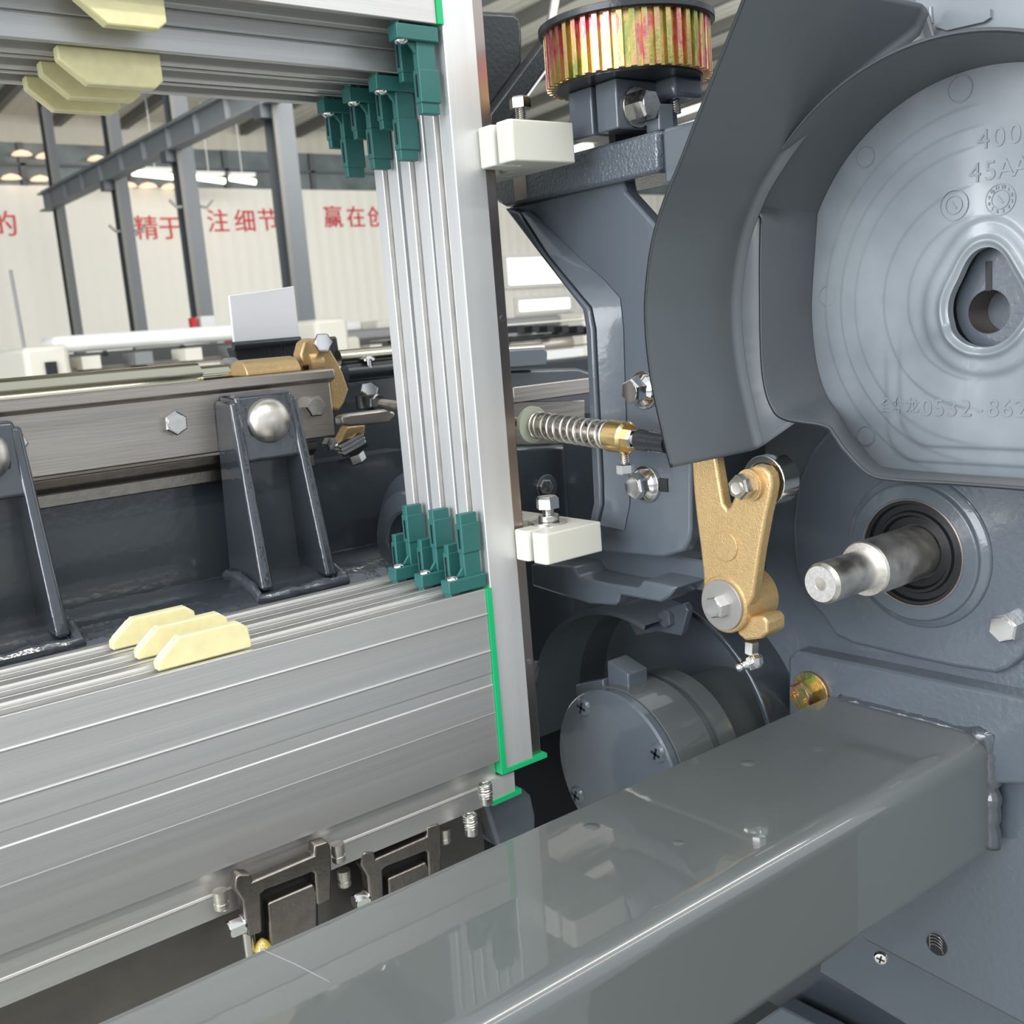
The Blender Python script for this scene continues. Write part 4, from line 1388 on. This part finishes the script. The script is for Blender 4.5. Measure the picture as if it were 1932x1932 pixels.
GY = 0.526
t = comb('upper_guide_block', aty(964, 303, GY).z, aty(964, 223, GY).z, GY, (aty(963, 260, GY).x, 0.46, aty(1083, 260, GY).x, 0.4545), 'upper white nylon comb block guiding the heald staves')
p = aty(979, 222, 0.60)
p = aty(982, 205, 0.57)
bolt(t, p, (0, 0, 1), 0.0125, 0.0072, 'steel', thread=p.z - 1.375, rot=0.4)
t = comb('lower_guide_block', aty(1030, 1068, GY).z, aty(1030, 1008, GY).z, GY, (aty(1030, 1040, GY).x, 0.46, aty(1136, 1020, GY).x, 0.4545), 'lower white nylon comb block guiding the heald staves')
ZL = aty(1030, 1008, GY).z
p = atz(1036, 987, ZL)
mb = MB(); mb.ring((p.x, p.y, ZL), (0, 0, 1), 0.004, 0.0125, 0.0015, 36)
mb.done('washer', 'steel', t)
mb = MB(); mb.ring((p.x, p.y, ZL + 0.0015), (0, 0, 1), 0.004, 0.0072, 0.0045, 30)
mb.done('spring_washer', 'steel', t, bevel=0.0006)
bolt(t, Vector((p.x, p.y, ZL + 0.0105)), (0, 0, 1), 0.014, 0.008, 'chrome', thread=0.006, rot=0.3)

# ================================================================== SPRING ROD
def atd(px, py, d):
    c = ((px - 966) / FPX * d, (py - 966) / FPX * d, d)
    return CAM + Vector([sum(CR[r][k] * c[r] for r in range(3)) for k in range(3)])


A, Bp = atd(697, 757, 0.93), atd(1252, 836, 0.66)
dirv = (Bp - A).normalized()


def along(px):
    lo, hi = 0.0, 1.3
    for _ in range(40):
        mid = (lo + hi) / 2
        q = A.lerp(Bp, mid) - CAM
        x = sum(CR[0][i] * q[i] for i in range(3)) / sum(CR[2][i] * q[i] for i in range(3)) * FPX + 966
        if x < px:
            lo = mid
        else:
            hi = mid
    return A.lerp(Bp, lo)


t = thing('spring_rod', along(1100), 'steel rod with coil spring, brass collar and white washer, running behind the staves', 'spring rod')
mb = MB(); mb.cyl(along(720), along(1205), 0.0036, 20)
mb.done('rod', 'shaft', t)
mb = MB(); mb.coil(along(1012), along(1152), 0.0087, 0.0011, 12.5, 20, 1.3)
mb.done('spring', 'shaft', t)
mb = MB(); w0 = along(1007); mb.lathe(w0 - dirv * 0.003, dirv, [(0, 0.0130), (0.003, 0.0130)], 40)
mb.done('washer', 'wash', t)
mb = MB(); c = along(1153); d_ = (along(1186) - c).length; mb.lathe(c, dirv, [(0, 0.0098), (0.001, 0.0106), (d_ - 0.002, 0.0106), (d_, 0.009)], 36)
mb.done('collar', 'brass_p', t)
bolt(t, along(1184), dirv, 0.0115, 0.006, 'chrome', rot=0.2, name='lock_nut', raised=False)
mb = MB(); c = along(1204); mb.lathe(c, dirv, [(0, 0.0058), (0.001, 0.0068), (0.010, 0.0068), (0.011, 0.0063), (0.026, 0.0063)], 28)
mb.done('rod_end', 'blackpaint', t)
q = along(1176) + Vector((0, 0, -0.0100))
mb = MB()
prof = []
for i in range(6):
    prof += [(i * 0.0013, 0.0030), (i * 0.0013 + 0.00065, 0.0025)]
mb.lathe(q, (0, 0, -1), prof, 16)
mb.hexa(q + Vector((0, 0, -0.0078)), (0, 0, -1), 0.0100, 0.006, rot=0.3)
mb.done('clamp_screw', 'chrome', t)
# rod end clevis at the left of the rod
c = along(722)
bolt(t, along(715), -dirv, 0.012, 0.006, 'chrome', rot=0.3, name='lock_nut', raised=False)
mb = MB(); mb.cyl(along(667), along(706), 0.0085, 24)
mb.lathe(along(664) + Vector((0, 0.0, -0.006)), (0, 0, 1), [(0, 0.012), (0.012, 0.012)], 28)
mb.done('clevis', 'blackpaint', t, bevel=0.001)
bolt(t, along(660) + Vector((0, 0, 0.006)), (-0.25, -0.75, 0.6), 0.014, 0.008, 'chrome', rot=0.2)

# channel bracket behind the spring
t = thing('channel_bracket', aty(1040, 790, 0.70), 'folded polished steel channel behind the coil spring', 'bracket')
c0, c1, c2, c3 = aty(967, 728, 0.71), aty(1122, 725, 0.71), aty(1122, 838, 0.71), aty(970, 842, 0.71)
mb = MB()
P = [aty(a, b_, 0.70) for a, b_ in ((978, 758), (1125, 755), (1125, 838), (980, 842))]
mb.pris_y([(q.x, q.z) for q in P], 0.715, 0.718)
mb.done('web', 'steel_plate', t, bevel=0.0008)
zc = P[0].z
x0_, x1_ = P[0].x, P[1].x
mb = MB(); mb.box(x0_ - 0.004, x1_, 0.700, 0.7165, zc - 0.001, zc + 0.0030)
mb.box(x0_ - 0.004, x1_, 0.700, 0.7025, zc + 0.0030, zc + 0.0125)
mb.done('upper_lip', 'steel_plate', t, bevel=0.0008)

# ================================================================== REAR CASTING behind the uprights
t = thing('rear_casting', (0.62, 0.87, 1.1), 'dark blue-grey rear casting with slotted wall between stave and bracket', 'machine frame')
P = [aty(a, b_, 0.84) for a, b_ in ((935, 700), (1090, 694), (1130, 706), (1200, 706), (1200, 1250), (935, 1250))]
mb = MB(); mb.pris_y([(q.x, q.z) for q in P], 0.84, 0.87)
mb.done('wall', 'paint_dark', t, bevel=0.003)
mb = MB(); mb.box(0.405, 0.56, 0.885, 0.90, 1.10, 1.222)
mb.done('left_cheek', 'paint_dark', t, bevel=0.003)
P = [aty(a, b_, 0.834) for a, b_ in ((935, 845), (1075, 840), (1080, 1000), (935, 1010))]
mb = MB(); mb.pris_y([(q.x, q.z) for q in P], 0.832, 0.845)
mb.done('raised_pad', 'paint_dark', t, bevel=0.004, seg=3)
P = [aty(a, b_, 0.834) for a, b_ in ((1088, 842), (1112, 842), (1114, 890), (1100, 900), (1090, 888))]
mb = MB(); mb.pris_y([(q.x, q.z) for q in P], 0.829, 0.836)
mb.done('slot', 'black', t, bevel=0.001)
q = aty(1032, 920, 0.832)
mb = MB(); mb.lathe(q, (0, -1, 0), [(0, 0.0135), (0.001, 0.0128)], 30)
mb.done('spot_face', 'paint', t)
bolt(t, aty(1026, 918, 0.831), (-0.3, -1, 0.1), 0.0135, 0.008, 'steel', rot=0.1)
P = [aty(a, b_, 0.82) for a, b_ in ((946, 660), (1026, 655), (1034, 664), (1033, 690), (946, 697))]
mb = MB(); mb.pris_y([(q.x, q.z) for q in P], 0.82, 0.86)
mb.done('end_block', 'paint', t, bevel=0.002)
mb = MB(); mb.cyl(aty(946, 662, 0.83), aty(1022, 657, 0.83), 0.005, 20)
mb.done('rail_end', 'bronze', t)

# ================================================================== REAR GROUP at the left, seen through the frames
t = thing('temple_bar', (0.28, 0.77, 1.17), 'brown-grey brushed steel bar with hex bolts behind the heald frames', 'bar')
xr = aty(630, 750, 0.77).x
mb = MB(); mb.box(-0.3, xr - 0.002, 0.77, 0.782, 1.1735, 1.2205)
mb.done('plate', 'steel_plate', t, bevel=0.0012)
mb = MB(); mb.pris_x([(0.764, 1.2195), (0.764, 1.2275), (0.79, 1.2275), (0.79, 1.2170), (0.770, 1.2170)], -0.3, xr)
mb.done('lip', 'steel_plate', t, bevel=0.0012)
for a, b_ in ((22, 833), (326, 796), (588, 767)):
    q = aty(a, b_, 0.77)
    bolt(t, (q.x, 0.77, 1.1995), (0, -1, 0), 0.0155, 0.008, 'steel', rot=0.15 * a)
P = [aty(a, b_, 0.785) for a, b_ in ((632, 785), (650, 780), (715, 772), (733, 776), (736, 786), (724, 798), (650, 804), (634, 802))]
mb = MB(); mb.pris_y([(q.x, q.z) for q in P], 0.775, 0.787)
mb.done('hook_arm', 'steel_plate', t, bevel=0.002)

t = thing('back_roller', (0.2, 0.84, 1.23), 'polished greenish steel roller pipe above the brushed bar', 'roller')
y_ = 0.835
a, b_ = aty(365, 705, y_), aty(0, 735, y_)
zc = aty(200, 697, y_).z - 0.0185
mb = MB(); mb.cyl((-0.4, y_, zc), (aty(368, 700, y_).x, y_, zc), 0.0185, 48)
mb.done('pipe', 'bronze', t)
mb = MB(); mb.cyl((aty(368, 700, y_).x, y_, zc - 0.001), (aty(440, 690, y_).x, y_, zc - 0.001), 0.0160, 44)
mb.done('reduced_end', 'bronze', t)
mb = MB(); mb.ring((aty(428, 690, y_).x, y_, zc - 0.001), (1, 0, 0), 0.0160, 0.0205, 0.006, 44)
mb.done('nylon_ring', 'grey', t)
mb = MB(); mb.cyl((aty(360, 700, y_).x, y_ - 0.021, zc + 0.0055), (aty(600, 690, y_).x, y_ - 0.021, zc + 0.0055), 0.003, 12)
mb.done('side_rod', 'bronze', t)

# brass bearing block
t = thing('brass_bearing', aty(500, 695, 0.80), 'brass half-round bearing block on top of the brushed bar', 'bearing block')
c = aty(500, 700, 0.80)
mb = MB()
xa, xb = aty(448, 695, 0.80).x, aty(550, 690, 0.80).x
arc = [(0.800 + 0.017 * math.cos(PI * i / 20), 1.2275 + 0.0125 * math.sin(PI * i / 20)) for i in range(21)]
mb.pris_x(arc, xa, xb)
mb.done('block', 'brass', t, bevel=0.001)

# brass rocker arm with bolt
t = thing('brass_rocker', aty(610, 700, 0.80), 'tall brass rocker arm with hex bolt on its clamp end', 'rocker arm')
P = [aty(a, b_, 0.795) for a, b_ in ((574, 645), (585, 638), (606, 640), (624, 660), (636, 680), (648, 705), (658, 735), (650, 760), (640, 775), (628, 770), (622, 720), (608, 700), (600, 690), (588, 690), (572, 690), (568, 668))]
mb = MB(); mb.pris_y([(q.x, q.z) for q in P], 0.795, 0.81)
mb.done('arm', 'brass', t, bevel=0.0015)
mb = MB(); q = aty(592, 690, 0.80); mb.ring((q.x - 0.006, 0.803, 1.2315), (1, 0, 0), 0.006, 0.012, 0.012, 30)
mb.done('clamp_eye', 'brass', t)
bolt(t, aty(607, 650, 0.795), (-0.35, -1, 0.2), 0.0145, 0.009, 'chrome', rot=0.2)
P = [aty(a, b_, 0.80) for a, b_ in ((640, 835), (655, 805), (690, 800), (688, 822), (660, 850), (636, 850))]
mb = MB(); mb.pris_y([(q.x, q.z) for q in P], 0.80, 0.812)
mb.done('tail', 'brass', t, bevel=0.0015)
# clamp foot with bright bar and nut
t = thing('clamp_foot', aty(660, 850, 0.79), 'bright ribbed clamp bar with hex nut below the brass rocker', 'clamp')
ca, cb = aty(640, 850, 0.785), aty(683, 826, 0.785)
ux_ = (cb - ca).normalized()
uz_ = Vector((0, -1, 0)).cross(ux_) * -1
mb = MB()
for k in range(3):
    mb.obox((ca + cb) / 2 + uz_ * (k - 1) * 0.0032, ux_, (0, 1, 0), uz_, (cb - ca).length, 0.010 - 0.001 * abs(k - 1), 0.0030)
mb.done('bar', 'chrome', t, bevel=0.0005)
q = aty(664, 852, 0.787)
mb = MB(); mb.obox(aty(668, 846, 0.795), ux_, (0, 1, 0), uz_, 0.02, 0.012, 0.006)
mb.done('backing', 'black', t)
bolt(t, aty(669, 856, 0.787), -uz_ if uz_.z > 0 else uz_, 0.0135, 0.008, 'chrome', rot=0.3)
bolt(t, aty(618, 838, 0.79), (0.2, -1, 0), 0.0105, 0.007, 'steel', rot=0.1)

# rail continuing to the right behind uprights
t = thing('rear_shaft', (0.45, 0.86, 1.23), 'bright round steel shafts running behind the brass rocker', 'shaft')
for (ya, zz, r, mt, nm, x_) in ((0.86, 1.2335, 0.0072, 'bronze', 'upper_shaft', 640), (0.856, 1.2195, 0.0085, 'blackpaint', 'lower_shaft', 650)):
    mb = MB(); mb.cyl((aty(x_, 700, ya).x, ya, zz), (0.56, ya, zz), r, 28)
    mb.done(nm, mt, t)
q = aty(695, 672, 0.85)
mb = MB(); mb.lathe(q + Vector((0, 0, -0.004)), (0, 0, 1), [(-0.008, 0.002), (0, 0.002), (0, 0.006), (0.0015, 0.006), (0.004, 0.003)], 18)
mb.done('pan_screw', 'chrome', t)

# black carrier and acrylic sheet
t = thing('black_carrier', aty(540, 660, 0.90), 'black bent steel carrier under the acrylic sheet', 'bracket')
P = [aty(a, b_, 0.90) for a, b_ in ((438, 656), (600, 638), (636, 634), (644, 684), (640, 700), (600, 690), (560, 690), (452, 690))]
mb = MB(); mb.pris_y([(q.x, q.z) for q in P], 0.90, 0.915)
mb.done('plate', 'blackpaint', t, bevel=0.002)
a, b_ = aty(440, 653, 0.895), aty(566, 642, 0.895)
mb = MB(); mb.cyl(a, b_, 0.0036, 16)
mb.done('rolled_edge', 'blackpaint', t)
P = [aty(a, b_, 0.905) for a, b_ in ((430, 558), (497, 549), (552, 540), (563, 640), (440, 652))]
mb = MB(); mb.pris_y([(q.x, q.z) for q in P], 0.902, 0.906)
o = mb.done('acrylic_sheet', 'acrylic', None, bevel=0.0006)
tag(o, 'milky white acrylic sheet standing on the black carrier', 'plastic sheet')

# lower rear beam: dark back board, green-grey rails, large tube
t = thing('rear_beam', (0.1, 0.8, 1.07), 'dark rear cross beam with grey-green rails and weld-spattered tube', 'beam')
mb = MB(); mb.box(-0.4, 0.50, 0.80, 0.83, 1.03, 1.150)
mb.done('back_board', 'paint_dark', t)
mb = MB(); mb.pris_x([(0.776, 1.171), (0.80, 1.171), (0.80, 1.150), (0.784, 1.150), (0.784, 1.160), (0.778, 1.164)], -0.4, aty(600, 880, 0.78).x)
mb.done('ledge_rail', 'dark_steel', t, bevel=0.001)
mb = MB(); mb.cyl((-0.4, 0.755, 0.990), (0.47, 0.755, 0.990), 0.090, 96)
mb.done('tube', 'wet', t, smooth=30)
mb = MB()
random.seed(11)
path = [(-0.3 + i * 0.012, 0.7985 + random.uniform(-.0008, .0008), 1.0690 + random.uniform(-.0006, .0006)) for i in range(76)]
mb.tube(path, [0.004 + random.uniform(-.0008, .0008) for _ in path], 8)
mb.done('weld_bead', 'weldpaint', t)


def stand(ox, lab, full=True):
    t = thing('bar_stand', (0.345 + ox, 0.75, 1.08), lab, 'bracket', 'welded bar stands')
    yf = 0.728
    # U-shaped pressing: two cheeks and a back web, open towards the viewer at the bottom
    zt_, zb_ = 1.2155, 1.074
    xl, xr_ = 0.318 + ox, 0.372 + ox
    for s, x in ((0, xl), (1, xr_)):
        mb = MB()
        x0, x1 = (x, x + 0.0075) if s == 0 else (x - 0.0075, x)
        xb0, xb1 = (x - 0.010, x - 0.002) if s == 0 else (x - 0.004, x + 0.004)
        xb0, xb1 = (x0 - 0.004, x1 - 0.002) if s == 0 else (x0 + 0.002, x1 + 0.004)
        mb.loft([[(xb0, yf - 0.014, zb_), (xb1, yf - 0.014, zb_), (xb1, yf + 0.045, zb_), (xb0, yf + 0.045, zb_)],
                 [(x0, yf + 0.012, zt_ - 0.004), (x1, yf + 0.012, zt_ - 0.004), (x1, yf + 0.042, zt_ - 0.004), (x0, yf + 0.042, zt_ - 0.004)]])
        mb.done('cheek', 'wet', t, bevel=0.0028, seg=3)
    mb = MB()
    mb.loft([[(xl + 0.004, yf + 0.012, zt_), (xr_ - 0.004, yf + 0.012, zt_), (xr_ - 0.004, yf + 0.042, zt_), (xl + 0.004, yf + 0.042, zt_)],
             [(xl + 0.004, yf + 0.006, 1.166), (xr_ - 0.004, yf + 0.006, 1.166), (xr_ - 0.004, yf + 0.042, 1.166), (xl + 0.004, yf + 0.042, 1.166)]])
    mb.done('head_web', 'wet', t, bevel=0.003, seg=3)
    mb = MB()
    mb.box(xl + 0.003, xr_ - 0.003, yf + 0.03, yf + 0.036, zb_, 1.17)
    mb.done('back_web', 'paint_dark', t)
    # domed bolt in its notch
    c = Vector(((xl + xr_) / 2, yf + 0.0085, 1.195))
    mb = MB(); mb.lathe(c, (0, -1, 0), [(-0.004, 0.0165), (0.002, 0.0165), (0.005, 0.0145), (0.0075, 0.011), (0.009, 0.006), (0.0095, 0.0005)], 44)
    mb.done('domed_bolt', 'shaft', t)
    mb = MB(); mb.lathe(c + Vector((0, 0.001, -0.004)), (0, -1, 0), [(0, 0.0168), (0.0012, 0.0165)], 36)
    mb.done('notch', 'black', t)
    # weld round the foot
    mb = MB()
    random.seed(int(ox * 1000) + 50)
    path = []
    for (ax_, ay_), (bx_, by_) in (((xl - 0.006, yf + 0.045), (xl - 0.008, yf - 0.017)), ((xl - 0.008, yf - 0.017), (xr_ + 0.008, yf - 0.017)), ((xr_ + 0.008, yf - 0.017), (xr_ + 0.006, yf + 0.045))):
        for i in range(14):
            f_ = i / 14
            yy = ay_ + (by_ - ay_) * f_
            zz = 0.990 + math.sqrt(max(0.0, 0.09 ** 2 - (yy - 0.755) ** 2))
            path.append((ax_ + (bx_ - ax_) * f_ + random.uniform(-.0007, .0007), yy + random.uniform(-.0007, .0007), zz + 0.001))
    mb.tube(path, [0.0045 + random.uniform(-.001, .001) for _ in path], 10)
    mb.done('weld_bead', 'weldpaint', t)


stand(0.0, 'blue-grey welded stand with a domed bolt, in the middle of the opening')
stand(-0.197, 'blue-grey welded stand cut by the left edge of the photo')

# rounded pipe boss behind the uprights at lower left
t = thing('pipe_boss', aty(750, 1000, 0.82), 'dark grey round pipe boss on the tube behind the uprights', 'boss')
c = aty(772, 1046, 0.731)
axb = Vector((1, 0.0, 0))
mb = MB(); mb.lathe(c, axb, [(0.002, 0.034), (0, 0.036), (0, 0.050), (0.002, 0.052), (0.012, 0.052), (0.012, 0.066), (0.015, 0.068), (0.06, 0.068)], 64, cap=False)
mb.done('sleeve', 'paint', t)
mb = MB(); mb.lathe(c + axb * 0.014, axb, [(0, 0.035), (0.002, 0.035)], 40)
mb.done('bore', 'void', t)

# machine underside behind the beam
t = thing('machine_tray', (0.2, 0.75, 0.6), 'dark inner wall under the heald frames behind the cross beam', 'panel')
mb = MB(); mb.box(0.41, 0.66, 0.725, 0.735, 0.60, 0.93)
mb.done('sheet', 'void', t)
